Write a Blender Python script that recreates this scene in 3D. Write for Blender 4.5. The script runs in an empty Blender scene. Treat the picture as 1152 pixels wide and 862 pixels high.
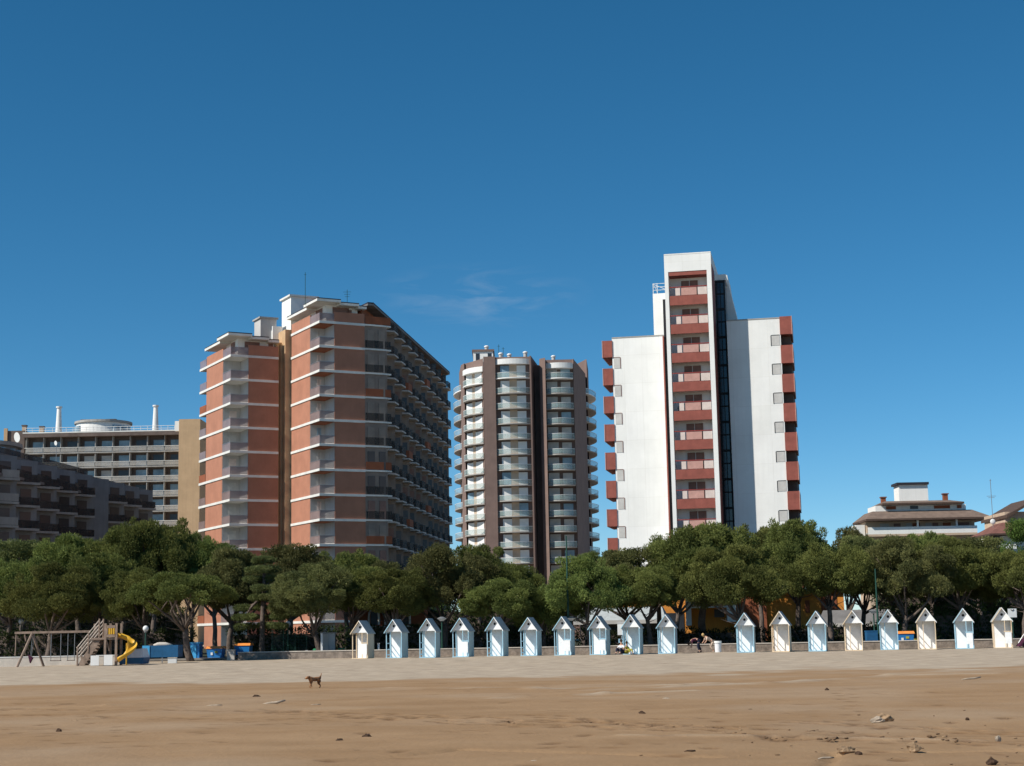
import bpy, math, random
import numpy as np
from mathutils import Vector, Matrix
R = math.radians
sc = bpy.context.scene
col = sc.collection
random.seed(7)

# ---------------------------------------------------------------- survey camera
FPX = 1808.0; CH = 1.7
pt = math.atan(.1537); rl = .0195
cp, sp, cr, sr = math.cos(pt), math.sin(pt), math.cos(rl), math.sin(rl)
FW = Vector((0, cp, sp)); U0 = Vector((0, -sp, cp)); X0 = Vector((1, 0, 0))
RT = X0 * cr - U0 * sr; UP = U0 * cr + X0 * sr

def ray(px, py):
    return FW + RT * ((px - 576) / FPX) + UP * ((431 - py) / FPX)
def W(px, py, D):
    d = ray(px, py); t = D / d.y
    return Vector((d.x * t, D, CH + d.z * t))
def G(px, py, z=0.0):
    d = ray(px, py); t = (z - CH) / d.z
    return Vector((d.x * t, d.y * t, z))

class Frame:
    """local frame: u along a facade, v into the building, turned by angle a (deg) clockwise"""
    def __init__(s, x, y, a):
        s.o = (x, y); s.a = R(a)
        s.t = (math.cos(s.a), -math.sin(s.a)); s.b = (math.sin(s.a), math.cos(s.a))
    def U(s, px, v=0, py=450):
        d = ray(px, py); k = d.x / d.y
        return (k * (s.o[1] + v * s.b[1]) - s.o[0] - v * s.b[0]) / (s.t[0] - k * s.t[1])
    def V(s, px, u=0, py=450):
        d = ray(px, py); k = d.x / d.y
        return (k * (s.o[1] + u * s.t[1]) - s.o[0] - u * s.t[0]) / (s.b[0] - k * s.b[1])
    def Z(s, px, py, u=0, v=0):
        return W(px, py, s.o[1] + u * s.t[1] + v * s.b[1]).z
    def root(s, name, z=0):
        return empty(name, (s.o[0], s.o[1], z), -s.a)

# ---------------------------------------------------------------- helpers
class MB:
    def __init__(s): s.v = []; s.f = []
    def add(s, vs, fs):
        n = len(s.v); s.v += [tuple(v) for v in vs]; s.f += [tuple(i + n for i in f) for f in fs]; return s
    def box(s, x0, x1, y0, y1, z0, z1):
        return s.add([(x0,y0,z0),(x1,y0,z0),(x1,y1,z0),(x0,y1,z0),(x0,y0,z1),(x1,y0,z1),(x1,y1,z1),(x0,y1,z1)],
                     [(0,3,2,1),(4,5,6,7),(0,1,5,4),(1,2,6,5),(2,3,7,6),(3,0,4,7)])
    def prism(s, pts, z0, z1, top=None):
        n = len(pts); tp = top or pts
        ar = sum(pts[i][0]*pts[(i+1)%n][1]-pts[(i+1)%n][0]*pts[i][1] for i in range(n))
        if ar < 0: pts = pts[::-1]; tp = tp[::-1]
        vs = [(p[0],p[1],z0) for p in pts] + [(p[0],p[1],z1) for p in tp]
        return s.add(vs, [tuple(range(n))[::-1], tuple(range(n, 2*n))] + [(i,(i+1)%n,(i+1)%n+n,i+n) for i in range(n)])
    def band(s, pts, th, z0, z1, closed=False):
        """thin vertical strip following an open plan line"""
        n = len(pts); o = []
        for i in range(n):
            a = Vector(pts[max(i-1,0)][:2]); b = Vector(pts[min(i+1,n-1)][:2]); d = (b-a).normalized()
            o.append((pts[i][0]-d.y*th, pts[i][1]+d.x*th))
        vs = []
        for i in range(n):
            vs += [(pts[i][0],pts[i][1],z0),(pts[i][0],pts[i][1],z1),(o[i][0],o[i][1],z1),(o[i][0],o[i][1],z0)]
        fs = [(0,1,2,3), tuple(4*(n-1)+k for k in (3,2,1,0))]
        for i in range(n-1):
            a, b = 4*i, 4*i+4
            for k in range(4): fs.append((a+k, b+k, b+(k+1)%4, a+(k+1)%4))
        return s.add(vs, fs)
    def tube(s, pts, r, n=6):
        pts = [Vector(p) for p in pts]; m = len(pts)
        rs = r if isinstance(r, (list, tuple)) else [r]*m
        vs = []
        for i, p in enumerate(pts):
            d = (pts[min(i+1,m-1)] - pts[max(i-1,0)]).normalized()
            a = d.cross(Vector((0,0,1)) if abs(d.z) < .9 else Vector((1,0,0))).normalized(); b = d.cross(a)
            for k in range(n):
                t = 2*math.pi*k/n; vs.append(p + (a*math.cos(t)+b*math.sin(t))*rs[i])
        fs = [tuple(range(n)), tuple(range((m-1)*n, m*n))[::-1]]
        for i in range(m-1):
            for k in range(n): fs.append((i*n+k, (i+1)*n+k, (i+1)*n+(k+1)%n, i*n+(k+1)%n))
        return s.add(vs, fs)
    def cyl(s, x, y, z0, z1, r0, r1=None, n=16):
        r1 = r0 if r1 is None else r1
        c = lambda r: [(x+r*math.cos(2*math.pi*k/n), y+r*math.sin(2*math.pi*k/n)) for k in range(n)]
        return s.prism(c(r0), z0, z1, c(max(r1, 1e-3)))
    def sphere(s, x, y, z, rx, ry=None, rz=None, n=12, m=8):
        ry = ry or rx; rz = rz or rx; vs = [(x,y,z-rz)]
        for j in range(1, m):
            t = math.pi*j/m - math.pi/2
            for k in range(n):
                a = 2*math.pi*k/n; vs.append((x+rx*math.cos(t)*math.cos(a), y+ry*math.cos(t)*math.sin(a), z+rz*math.sin(t)))
        vs.append((x,y,z+rz)); fs = [(0,1+(k+1)%n,1+k) for k in range(n)]
        for j in range(m-2):
            for k in range(n): fs.append((1+j*n+k,1+j*n+(k+1)%n,1+(j+1)*n+(k+1)%n,1+(j+1)*n+k))
        b = 1+(m-2)*n; fs += [(b+k,b+(k+1)%n,len(vs)-1) for k in range(n)]
        return s.add(vs, fs)
    def build(s, name, mat, parent=None, smooth=False):
        me = bpy.data.meshes.new(name); me.from_pydata([tuple(v) for v in s.v], [], s.f)
        o = bpy.data.objects.new(name, me); col.objects.link(o)
        me.materials.append(mat)
        if smooth: me.polygons.foreach_set('use_smooth', [True]*len(me.polygons))
        if parent: o.parent = parent
        me.update(); return o

def tag(o, label=None, cat=None, group=None, kind=None):
    if label: o['label'] = label
    if cat: o['category'] = cat
    if group: o['group'] = group
    if kind: o['kind'] = kind
    return o
def empty(name, loc, rz=0):
    o = bpy.data.objects.new(name, None); col.objects.link(o)
    o.location = loc; o.rotation_euler = (0, 0, rz); o.empty_display_size = .3; return o
def copy_tree(o, parent=None):
    c = o.copy(); col.objects.link(c)
    if parent: c.parent = parent
    for ch in list(o.children): copy_tree(ch, c)
    return c

# ---------------------------------------------------------------- materials
def mat(name, c, rough=.8, var=.12, scale=.6, bump=0.0, bscale=8., metal=0, spec=.3, streak=0., alpha=1., c2=None, stain=.5, joints=0):
    m = bpy.data.materials.new(name); m.use_nodes = True; nt = m.node_tree; N = nt.nodes; L = nt.links
    p = N['Principled BSDF']; p.inputs['Roughness'].default_value = rough; p.inputs['Metallic'].default_value = metal
    p.inputs['Specular IOR Level'].default_value = spec
    tc = N.new('ShaderNodeTexCoord')
    no = N.new('ShaderNodeTexNoise'); no.inputs['Scale'].default_value = scale; no.inputs['Detail'].default_value = 6
    no.inputs['Roughness'].default_value = .65
    L.new(tc.outputs['Object'], no.inputs['Vector'])
    cr_ = N.new('ShaderNodeValToRGB'); e = cr_.color_ramp.elements
    d = c2 or tuple(x*(1-var*1.6) for x in c)
    e[0].position = .32; e[1].position = .68
    e[0].color = (*d, 1); e[1].color = (*[min(1, x*(1+var*.5)) for x in c], 1)
    L.new(no.outputs['Fac'], cr_.inputs['Fac']); out = cr_.outputs['Color']
    if streak:
        mp = N.new('ShaderNodeMapping'); mp.inputs['Scale'].default_value = (2.2, 2.2, .12); L.new(tc.outputs['Object'], mp.inputs['Vector'])
        n2 = N.new('ShaderNodeTexNoise'); n2.inputs['Scale'].default_value = 1.4; n2.inputs['Detail'].default_value = 5
        L.new(mp.outputs['Vector'], n2.inputs['Vector'])
        r2 = N.new('ShaderNodeValToRGB'); r2.color_ramp.elements[0].position = .45; r2.color_ramp.elements[1].position = .8
        r2.color_ramp.elements[1].color = (streak, streak, streak, 1); r2.color_ramp.elements[0].color = (0,0,0,1)
        L.new(n2.outputs['Fac'], r2.inputs['Fac'])
        mx = N.new('ShaderNodeMix'); mx.data_type = 'RGBA'; L.new(r2.outputs['Color'], mx.inputs[0]); L.new(out, mx.inputs[6])
        mx.inputs[7].default_value = (*[x*stain for x in c], 1); out = mx.outputs[2]
    if joints:
        sx = N.new('ShaderNodeSeparateXYZ'); L.new(tc.outputs['Object'], sx.inputs[0])
        ad = N.new('ShaderNodeMath'); L.new(sx.outputs[0], ad.inputs[0]); L.new(sx.outputs[1], ad.inputs[1])
        cb = N.new('ShaderNodeCombineXYZ'); L.new(ad.outputs[0], cb.inputs[0]); L.new(sx.outputs[2], cb.inputs[1])
        bt = N.new('ShaderNodeTexBrick'); bt.offset = 0; bt.inputs['Scale'].default_value = 1; bt.inputs['Brick Width'].default_value = 1.9
        bt.inputs['Row Height'].default_value = joints; bt.inputs['Mortar Size'].default_value = .02; bt.inputs['Mortar Smooth'].default_value = .3
        bt.inputs['Color1'].default_value = (1,1,1,1); bt.inputs['Color2'].default_value = (.965,.965,.955,1); bt.inputs['Mortar'].default_value = (.9,.89,.87,1)
        L.new(cb.outputs[0], bt.inputs['Vector'])
        mj = N.new('ShaderNodeMix'); mj.data_type = 'RGBA'; mj.blend_type = 'MULTIPLY'; mj.inputs[0].default_value = 1
        L.new(out, mj.inputs[6]); L.new(bt.outputs['Color'], mj.inputs[7]); out = mj.outputs[2]
    L.new(out, p.inputs['Base Color'])
    if bump:
        b = N.new('ShaderNodeBump'); b.inputs['Strength'].default_value = bump; b.inputs['Distance'].default_value = .05
        n3 = N.new('ShaderNodeTexNoise'); n3.inputs['Scale'].default_value = bscale; n3.inputs['Detail'].default_value = 4
        L.new(tc.outputs['Object'], n3.inputs['Vector']); L.new(n3.outputs['Fac'], b.inputs['Height']); L.new(b.outputs['Normal'], p.inputs['Normal'])
    if alpha < 1: p.inputs['Alpha'].default_value = alpha
    return m

M = {}
M['white'] = mat('white_render', (.84,.83,.80), .85, .05, .35, streak=.3, stain=.8, joints=3.04)
M['white2'] = mat('white_paint', (.74,.74,.72), .6, .05, 1.)
M['band'] = mat('white_concrete_edge', (.72,.71,.67), .8, .1, .8)
M['brick'] = mat('terracotta_facing', (.43,.195,.125), .9, .10, .5, .15, 14, streak=.2, stain=.75)
M['tan'] = mat('tan_concrete', (.60,.40,.23), .9, .15, .5, streak=.4, stain=.7)
M['ochre'] = mat('ochre_render', (.50,.34,.20), .9, .08, .4, streak=.2)
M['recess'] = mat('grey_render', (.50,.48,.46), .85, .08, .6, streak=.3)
M['darkglass'] = mat('dark_window_glass', (.03,.035,.045), .35, .3, .3, spec=.6)
M['blueglass'] = mat('sky_reflection_glass', (.26,.37,.44), .3, .5, .35, spec=.6, c2=(.12,.18,.23))  # pale blue colour stands for sky reflected in the panes
M['shaftglass'] = mat('stair_tower_glazing', (.035,.045,.07), .15, .5, .8, spec=.6)
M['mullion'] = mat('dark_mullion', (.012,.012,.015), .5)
M['redpanel'] = mat('red_brown_balcony_front', (.30,.088,.065), .7, .15, 1.2, streak=.35, stain=.6)
M['pink'] = mat('faded_pink_balcony_panel', (.54,.30,.25), .6, .12, 1.5)
M['cream_p'] = mat('cream_balcony_panel', (.70,.58,.52), .6, .1, 1.5)
M['shutter'] = mat('brown_roller_shutter', (.26,.15,.12), .7, .15, 1.2)
M['gshutter'] = mat('pale_roller_shutter', (.55,.53,.50), .7, .12, 1.)
M['redrail'] = mat('red_handrail', (.30,.05,.04), .5)
M['concrete'] = mat('concrete_slab', (.40,.385,.36), .9, .15, .8, streak=.3)
M['twall2'] = mat('taupe_shutter', (.30,.24,.20), .8, .15, .6)
M['hrail'] = mat('beige_slatted_railing', (.60,.57,.52), .7, .12, .8, alpha=.35)
M['slab'] = mat('pale_balcony_slab', (.52,.48,.45), .9, .12, .8)
M['dconcrete'] = mat('weathered_concrete', (.20,.19,.185), .9, .2, .6, streak=.4)
M['gwall'] = mat('grey_wall_shaded', (.25,.265,.28), .9, .12, .5, streak=.3)  # wall grey set darker to stand in for shade on the block
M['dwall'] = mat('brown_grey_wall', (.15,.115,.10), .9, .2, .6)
M['twall'] = mat('taupe_wall', (.28,.22,.185), .9, .15, .6)
M['smoked'] = mat('smoked_railing', (.085,.075,.07), .75, .25, .5, spec=.2, alpha=.65)
M['glassrail'] = mat('glass_balustrade', (.38,.50,.55), .3, .15, .7, spec=.5, alpha=.42)
M['pinkrail'] = mat('tinted_balustrade', (.34,.25,.24), .3, .15, .7, spec=.5, alpha=.6)
M['palerail'] = mat('pale_balustrade', (.36,.47,.46), .4, .12, .7, spec=.4, alpha=.32)
M['mbrick'] = mat('brown_mosaic_facing', (.205,.142,.122), .9, .12, .4, .1, 12, streak=.25, stain=.7)
M['beige'] = mat('beige_wall', (.55,.42,.31), .9, .1, .7)
M['roofdark'] = mat('dark_roof_edge', (.03,.03,.04), .7)
M['tile'] = mat('brown_roof_tiles', (.20,.145,.115), .9, .2, 1.2, .3, 10)
M['rtile'] = mat('red_roof_tiles', (.20,.09,.07), .9, .2, 1.2, .3, 10)
M['orange'] = mat('orange_render', (.66,.27,.055), .9, .12, .6, streak=.3)
M['rust'] = mat('russet_render', (.30,.10,.05), .9, .15, .6)
M['metal'] = mat('galvanised_metal', (.35,.36,.37), .45, .1, 2, metal=.6)
M['dmetal'] = mat('dark_green_metal', (.02,.07,.05), .5, .1, 2)
M['wood'] = mat('weathered_wood', (.30,.22,.17), .85, .25, 3, .2, 20)
M['lwood'] = mat('sunlit_wood', (.48,.41,.35), .85, .2, 3, .2, 20)  # lighter wood tone, sunlight on the stair rails put into the colour
M['dwood'] = mat('dark_wood', (.10,.065,.05), .85, .25, 3, .2, 20)
M['yellow'] = mat('yellow_plastic', (.66,.37,.025), .5, .06, 2, spec=.5)
M['blue'] = mat('blue_plastic', (.02,.19,.50), .4, .12, 2, spec=.5)
M['dblue'] = mat('dark_blue_paint', (.02,.11,.24), .5, .15, 2)
M['lblue'] = mat('bright_blue_paint', (.07,.38,.70), .5, .1, 2)
M['lid'] = mat('orange_plastic_lid', (.80,.28,.06), .4, .12, 3, spec=.5)
M['cabblue'] = mat('pale_blue_paint', (.36,.58,.70), .6, .1, 4, streak=.2)
M['cabwhite'] = mat('white_board_paint', (.86,.87,.87), .65, .06, 4, streak=.15, stain=.8)
M['cabcream'] = mat('cream_paint', (.74,.58,.40), .6, .1, 4, streak=.2)
M['cabside'] = mat('pale_blue_board_shaded', (.40,.52,.57), .65, .08, 4)  # shaded copy of the pale blue, for the wall away from the sun
M['cabcside'] = mat('cream_board_shaded', (.55,.50,.42), .65, .08, 4)  # cream greyed in the same way, shade put into the colour
M['cabroof'] = mat('grey_felt_roof', (.40,.43,.43), .85, .12, 4)
M['black'] = mat('black', (.012,.012,.012), .7)
M['stone'] = mat('rough_stone', (.26,.215,.18), .95, .3, 2.5, .6, 6)
M['coping'] = mat('pale_coping', (.55,.50,.44), .9, .12, 2, .2, 12)
M['pave'] = mat('promenade_paving', (.22,.20,.18), .9, .2, 1)
M['soil'] = mat('soil_and_grass', (.045,.05,.025), 1, .3, 1)
M['bark'] = mat('pine_bark', (.15,.115,.095), .95, .3, 3, .8, 9)
M['skin'] = mat('skin', (.50,.29,.20), .6, .05, 5)
M['navy'] = mat('navy_cloth', (.015,.02,.045), .9)
M['plum'] = mat('plum_cloth', (.07,.015,.04), .9)
M['wcloth'] = mat('white_cloth', (.75,.75,.77), .9, .08, 5)
M['ycloth'] = mat('yellow_green_cloth', (.40,.36,.05), .9)
M['bcloth'] = mat('beige_cloth', (.62,.47,.36), .9, .1, 5)
M['hairb'] = mat('blond_hair', (.50,.33,.14), .8)
M['haird'] = mat('brown_hair', (.04,.022,.014), .8)
M['fur'] = mat('brown_and_dark_fur', (.42,.20,.09), .9, .3, 7, c2=(.04,.02,.012))
M['drift'] = mat('bleached_driftwood', (.42,.34,.26), .9, .3, 6)
M['clod'] = mat('dark_wet_clod', (.07,.04,.025), .95, .3, 9, .4, 20)
M['sandlump'] = mat('sand_lump', (.33,.22,.13), .95, .3, 6, .4, 20)
M['dampsand'] = mat('damp_sand', (.19,.115,.065), .95, .3, 6)
M['green'] = mat('green_plastic', (.03,.22,.10), .45)

def leafmat(name, dark, light):
    m = bpy.data.materials.new(name); m.use_nodes = True; nt = m.node_tree; N = nt.nodes; L = nt.links
    p = N['Principled BSDF']; p.inputs['Roughness'].default_value = .75; p.inputs['Specular IOR Level'].default_value = .15
    at = N.new('ShaderNodeAttribute'); at.attribute_name = 'tint'
    oi = N.new('ShaderNodeObjectInfo')
    mx = N.new('ShaderNodeMix'); mx.data_type = 'RGBA'; L.new(at.outputs['Fac'], mx.inputs[0])
    mx.inputs[6].default_value = (*dark, 1); mx.inputs[7].default_value = (*light, 1)
    hs = N.new('ShaderNodeHueSaturation'); L.new(mx.outputs[2], hs.inputs['Color'])
    ma = N.new('ShaderNodeMapRange'); ma.inputs['To Min'].default_value = .72; ma.inputs['To Max'].default_value = 1.25
    L.new(oi.outputs['Random'], ma.inputs['Value']); L.new(ma.outputs[0], hs.inputs['Value'])
    mh = N.new('ShaderNodeMapRange'); mh.inputs['To Min'].default_value = .475; mh.inputs['To Max'].default_value = .515
    L.new(oi.outputs['Random'], mh.inputs['Value']); L.new(mh.outputs[0], hs.inputs['Hue'])
    L.new(hs.outputs['Color'], p.inputs['Base Color'])
    tr = N.new('ShaderNodeBsdfTranslucent'); L.new(hs.outputs['Color'], tr.inputs['Color'])
    ms = N.new('ShaderNodeMixShader'); ms.inputs[0].default_value = .22
    L.new(p.outputs[0], ms.inputs[1]); L.new(tr.outputs[0], ms.inputs[2]); L.new(ms.outputs[0], N['Material Output'].inputs['Surface'])
    return m
M['leaf'] = leafmat('pine_needles', (.085,.108,.030), (.22,.25,.07))
M['leaf2'] = leafmat('grey_green_needles', (.09,.105,.038), (.215,.225,.08))
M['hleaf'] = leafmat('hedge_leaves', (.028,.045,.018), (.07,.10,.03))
M['lleaf'] = leafmat('light_leaves', (.06,.10,.02), (.15,.21,.05))

# ---------------------------------------------------------------- world, sun, camera
w = bpy.data.worlds.new('World'); sc.world = w; w.use_nodes = True
nt = w.node_tree; N = nt.nodes; L = nt.links
SUN_AZ, SUN_EL = 60., 42.       # azimuth left of straight behind the camera, elevation
bg = N['Background']; sky = N.new('ShaderNodeTexSky'); sky.sky_type = 'NISHITA'; sky.sun_disc = False
sky.sun_elevation = R(SUN_EL); sky.sun_rotation = R(180 + SUN_AZ)
sky.air_density = 1.0; sky.dust_density = 0; sky.ozone_density = 4.0; sky.altitude = 3600
tc = N.new('ShaderNodeTexCoord')
# one faint wisp of cirrus, fixed to its place in the sky
cd = (W(540, 333, 1000) - Vector((0,0,CH))).normalized()
mp = N.new('ShaderNodeMapping'); mp.inputs['Location'].default_value = (-cd.x, -cd.y, -cd.z); L.new(tc.outputs['Generated'], mp.inputs['Vector'])
m2 = N.new('ShaderNodeMapping'); m2.inputs['Rotation'].default_value = (0, R(14), 0); m2.inputs['Scale'].default_value = (14, 14, 46); L.new(mp.outputs['Vector'], m2.inputs['Vector'])
gr = N.new('ShaderNodeTexGradient'); gr.gradient_type = 'SPHERICAL'; L.new(m2.outputs['Vector'], gr.inputs['Vector'])
m3 = N.new('ShaderNodeMapping'); m3.inputs['Rotation'].default_value = (0, R(12), 0); m3.inputs['Scale'].default_value = (9, 9, 46); L.new(mp.outputs['Vector'], m3.inputs['Vector'])
nz = N.new('ShaderNodeTexNoise'); nz.inputs['Scale'].default_value = 2.2; nz.inputs['Detail'].default_value = 7; nz.inputs['Roughness'].default_value = .55; nz.inputs['Distortion'].default_value = .7
L.new(m3.outputs['Vector'], nz.inputs['Vector'])
rp = N.new('ShaderNodeMapRange'); rp.inputs['From Min'].default_value = .46; rp.inputs['From Max'].default_value = .75; L.new(nz.outputs['Fac'], rp.inputs['Value'])
mu = N.new('ShaderNodeMath'); mu.operation = 'MULTIPLY'; L.new(gr.outputs['Fac'], mu.inputs[0]); L.new(rp.outputs[0], mu.inputs[1])
mu2 = N.new('ShaderNodeMath'); mu2.operation = 'MULTIPLY'; L.new(mu.outputs[0], mu2.inputs[0]); mu2.inputs[1].default_value = .36
hs = N.new('ShaderNodeHueSaturation'); hs.inputs['Hue'].default_value = .486; hs.inputs['Saturation'].default_value = 1.25; hs.inputs['Value'].default_value = 1.2
L.new(sky.outputs['Color'], hs.inputs['Color'])
mx = N.new('ShaderNodeMix'); mx.data_type = 'RGBA'; L.new(mu2.outputs[0], mx.inputs[0]); L.new(hs.outputs['Color'], mx.inputs[6]); mx.inputs[7].default_value = (5.2, 6.2, 7.4, 1)
L.new(mx.outputs[2], bg.inputs['Color']); bg.inputs['Strength'].default_value = .08

sl = bpy.data.lights.new('sun', 'SUN'); sl.energy = 5.0; sl.angle = R(.5); sl.color = (1, .95, .86)
so = bpy.data.objects.new('sun', sl); col.objects.link(so)
sd = Vector((-math.sin(R(SUN_AZ))*math.cos(R(SUN_EL)), -math.cos(R(SUN_AZ))*math.cos(R(SUN_EL)), math.sin(R(SUN_EL))))
so.rotation_euler = sd.to_track_quat('Z', 'Y').to_euler(); so.location = (-40, -40, 60)

cam = bpy.data.cameras.new('camera'); co = bpy.data.objects.new('camera', cam); col.objects.link(co)
cam.sensor_width = 36; cam.lens = FPX/1152*36; cam.clip_end = 9000; cam.clip_start = .5
mw = Matrix.Identity(3); mw.col[0] = RT; mw.col[1] = UP; mw.col[2] = -FW
co.matrix_world = Matrix.Translation((0,0,CH)) @ mw.to_4x4()
sc.camera = co
vs = sc.view_settings; vs.view_transform = 'Standard'; vs.look = 'None'; vs.exposure = .14; vs.gamma = 1; vs.use_curve_mapping = False
sc.render.engine = 'CYCLES'

# ---------------------------------------------------------------- ground
ROT = 11.
TA = (math.cos(R(ROT)), -math.sin(R(ROT))); BA = (math.sin(R(ROT)), math.cos(R(ROT)))
def line(x, off=0):            # the promenade line: beach huts stand on it, off = metres behind it
    return 107.4 - math.tan(R(ROT))*x*.97 + off

def sand():
    rng = np.random.default_rng(3)
    xs = np.concatenate([[-3000,-900,-300,-150],np.arange(-90,-21,1.5),np.arange(-21,21.01,.07),np.arange(22,90,1.5),[150,300,900,3000]])
    ys = np.concatenate([[-60,-20,0,8,13],np.arange(17,60,.075),np.arange(60,118,.5),np.arange(118,200,6),[260,400,900,4000]])
    X, Y = np.meshgrid(xs, ys); H = np.zeros_like(X)
    def blobnoise(cell, seed):
        r = np.random.default_rng(seed); g = r.random((256, 256))
        fx = (X/cell+127.3) % 255; fy = (Y/cell+11.1) % 255
        ix = fx.astype(int); iy = fy.astype(int); tx = fx-ix; ty = fy-iy
        tx = tx*tx*(3-2*tx); ty = ty*ty*(3-2*ty)
        return (g[iy,ix]*(1-tx)+g[iy,(ix+1)%256]*tx)*(1-ty)+(g[(iy+1)%256,ix]*(1-tx)+g[(iy+1)%256,(ix+1)%256]*tx)*ty-.5
    near = np.clip((112-Y)/6, 0, 1)*np.clip((60-np.abs(X))/20, 0, 1)
    H += near*(.08*blobnoise(14, 1)+.035*blobnoise(2.6, 2)+.02*blobnoise(.8, 4)+.012*blobnoise(.35, 14))
    # kicked-up dry sand in front of the huts
    H += near*np.clip((Y-62)/6, 0, 1)*(.07*blobnoise(1.7, 5)+.05*blobnoise(.9, 6))
    D = np.zeros_like(X)
    bound = 62.0+1.1*np.sin(X*.25)-.06*X*(X<0)*-1 + 8*blobnoise(8, 7)+5*blobnoise(2.1, 8)
    D = np.clip((Y-bound)/4.5+.5+1.1*blobnoise(1.1, 15)*np.exp(-((Y-bound)/5)**2), 0, 1)
    D = np.maximum(D, .22*np.clip(blobnoise(3.1, 9)*3, 0, 1))
    fine = (Y < 60) & (np.abs(X) < 22)
    WT = np.zeros_like(X)
    def dent(cx, cy, rx, ry, d, a=0, rim=.12):
        x0 = np.searchsorted(xs, cx-2*max(rx,ry)); x1 = np.searchsorted(xs, cx+2*max(rx,ry))
        y0 = np.searchsorted(ys, cy-2*max(rx,ry)); y1 = np.searchsorted(ys, cy+2*max(rx,ry))
        if x1-x0 < 2 or y1-y0 < 2: return
        xx = X[y0:y1,x0:x1]-cx; yy = Y[y0:y1,x0:x1]-cy
        c, s = math.cos(a), math.sin(a)
        q = ((xx*c+yy*s)/rx)**2+((-xx*s+yy*c)/ry)**2
        WT[y0:y1,x0:x1] = np.maximum(WT[y0:y1,x0:x1], np.exp(-q*1.1)*min(1, d*14)); d *= .5
        H[y0:y1,x0:x1] += -d*np.exp(-q*1.5)+d*rim*np.exp(-(np.sqrt(q)-1.5)**2*4)
    def track(pix, n, wid, dep, jit):
        P = [G(*p) for p in pix]
        seg = [(P[i+1]-P[i]).length for i in range(len(P)-1)]; tot = sum(seg); s = 0; side = 1
        while s < tot:
            q = s; i = 0
            while i < len(seg)-1 and q > seg[i]: q -= seg[i]; i += 1
            p = P[i].lerp(P[i+1], q/seg[i]); d = (P[i+1]-P[i]).normalized()
            if random.random() < .8:
                o = side*wid+random.gauss(0, jit)
                dent(p.x-d.y*o+random.gauss(0,.05), p.y+d.x*o, .19, .13, 1.35*dep*random.uniform(.5,1.3), math.atan2(d.y,d.x))
            side = -side; s += tot/n*random.uniform(.6,1.4)
    track([(0,800),(300,801),(600,812),(900,822),(1152,838)], 130, .16, .07, .06)
    track([(0,806),(300,812),(600,806),(900,832),(1152,826)], 110, .18, .06, .1)
    track([(280,800),(470,812),(640,818),(760,822)], 70, .25, .08, .2)
    track([(900,812),(1152,824)], 40, .2, .08, .06)
    track([(560,814),(760,812)], 40, .4, .08, .3)
    track([(1000,862),(960,800),(950,775)], 30, .15, .05, .05)
    for k in range(260):
        dent(random.uniform(-16,16), random.uniform(20,56), random.uniform(.1,.28), random.uniform(.08,.16), random.uniform(.02,.07), random.uniform(0,3))
    for k in range(50):
        dent(random.uniform(-12,14), random.gauss(29, 1.6), random.uniform(.12,.24), random.uniform(.09,.15), random.uniform(.03,.08), random.uniform(0,3))
    # pale dry ridges left by wheels
    def ridge(pix, wd, h, dr):
        P = [G(*p) for p in pix]
        for i in range(len(P)-1):
            a, b = P[i], P[i+1]; dx, dy = b.x-a.x, b.y-a.y; LL = math.hypot(dx,dy)
            t = np.clip(((X-a.x)*dx+(Y-a.y)*dy)/LL**2, 0, 1)
            dist = np.hypot(X-a.x-t*dx, Y-a.y-t*dy)+.5*wd*blobnoise(.7, 11)
            k = np.exp(-(dist/wd)**2)*fine
            H[:] += h*k; D[:] = np.maximum(D, dr*k*np.clip(.6+blobnoise(1.3, 12)*1.8, 0, 1))
    ridge([(440,775),(600,776),(800,770),(900,766)], .35, .03, .75)
    ridge([(560,787),(680,782),(780,779)], .28, .04, .8)
    ridge([(660,778),(860,769),(1000,760),(1120,758)], .4, .04, .8)
    ridge([(0,800),(120,796),(300,786)], .15, .03, .2)
    ridge([(930,862),(940,846),(1152,842)], .1, -.05, .0)
    ridge([(700,830),(900,829),(1100,832)], .12, .03, .35)
    ridge([(60,812),(400,800)], .12, -.03, 0)
    ridge([(360,862),(520,846),(800,852)], .14, -.04, 0)
    nx, ny = len(xs), len(ys)
    co_ = np.stack([X, Y, H], -1).reshape(-1, 3).astype(np.float32)
    i = np.arange(ny-1)[:,None]*nx+np.arange(nx-1)[None,:]
    q = np.stack([i, i+1, i+nx+1, i+nx], -1).reshape(-1, 4)
    me = bpy.data.meshes.new('sand'); me.vertices.add(len(co_)); me.vertices.foreach_set('co', co_.ravel())
    me.loops.add(q.size); me.loops.foreach_set('vertex_index', q.ravel().astype(np.int32))
    me.polygons.add(len(q)); me.polygons.foreach_set('loop_start', (np.arange(len(q))*4).astype(np.int32))
    me.polygons.foreach_set('loop_total', np.full(len(q), 4, np.int32))
    me.update(calc_edges=True); me.polygons.foreach_set('use_smooth', np.ones(len(q), bool))
    at = me.attributes.new('dry', 'FLOAT', 'POINT'); at.data.foreach_set('value', D.ravel().astype(np.float32))
    at = me.attributes.new('damp', 'FLOAT', 'POINT'); at.data.foreach_set('value', WT.ravel().astype(np.float32))
    o = bpy.data.objects.new('sand', me); col.objects.link(o); tag(o, kind='structure')
    m = bpy.data.materials.new('beach_sand'); m.use_nodes = True; nt = m.node_tree; N = nt.nodes; L = nt.links
    p = N['Principled BSDF']; p.inputs['Roughness'].default_value = .95; p.inputs['Specular IOR Level'].default_value = .1
    tc = N.new('ShaderNodeTexCoord'); a = N.new('ShaderNodeAttribute'); a.attribute_name = 'dry'
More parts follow.
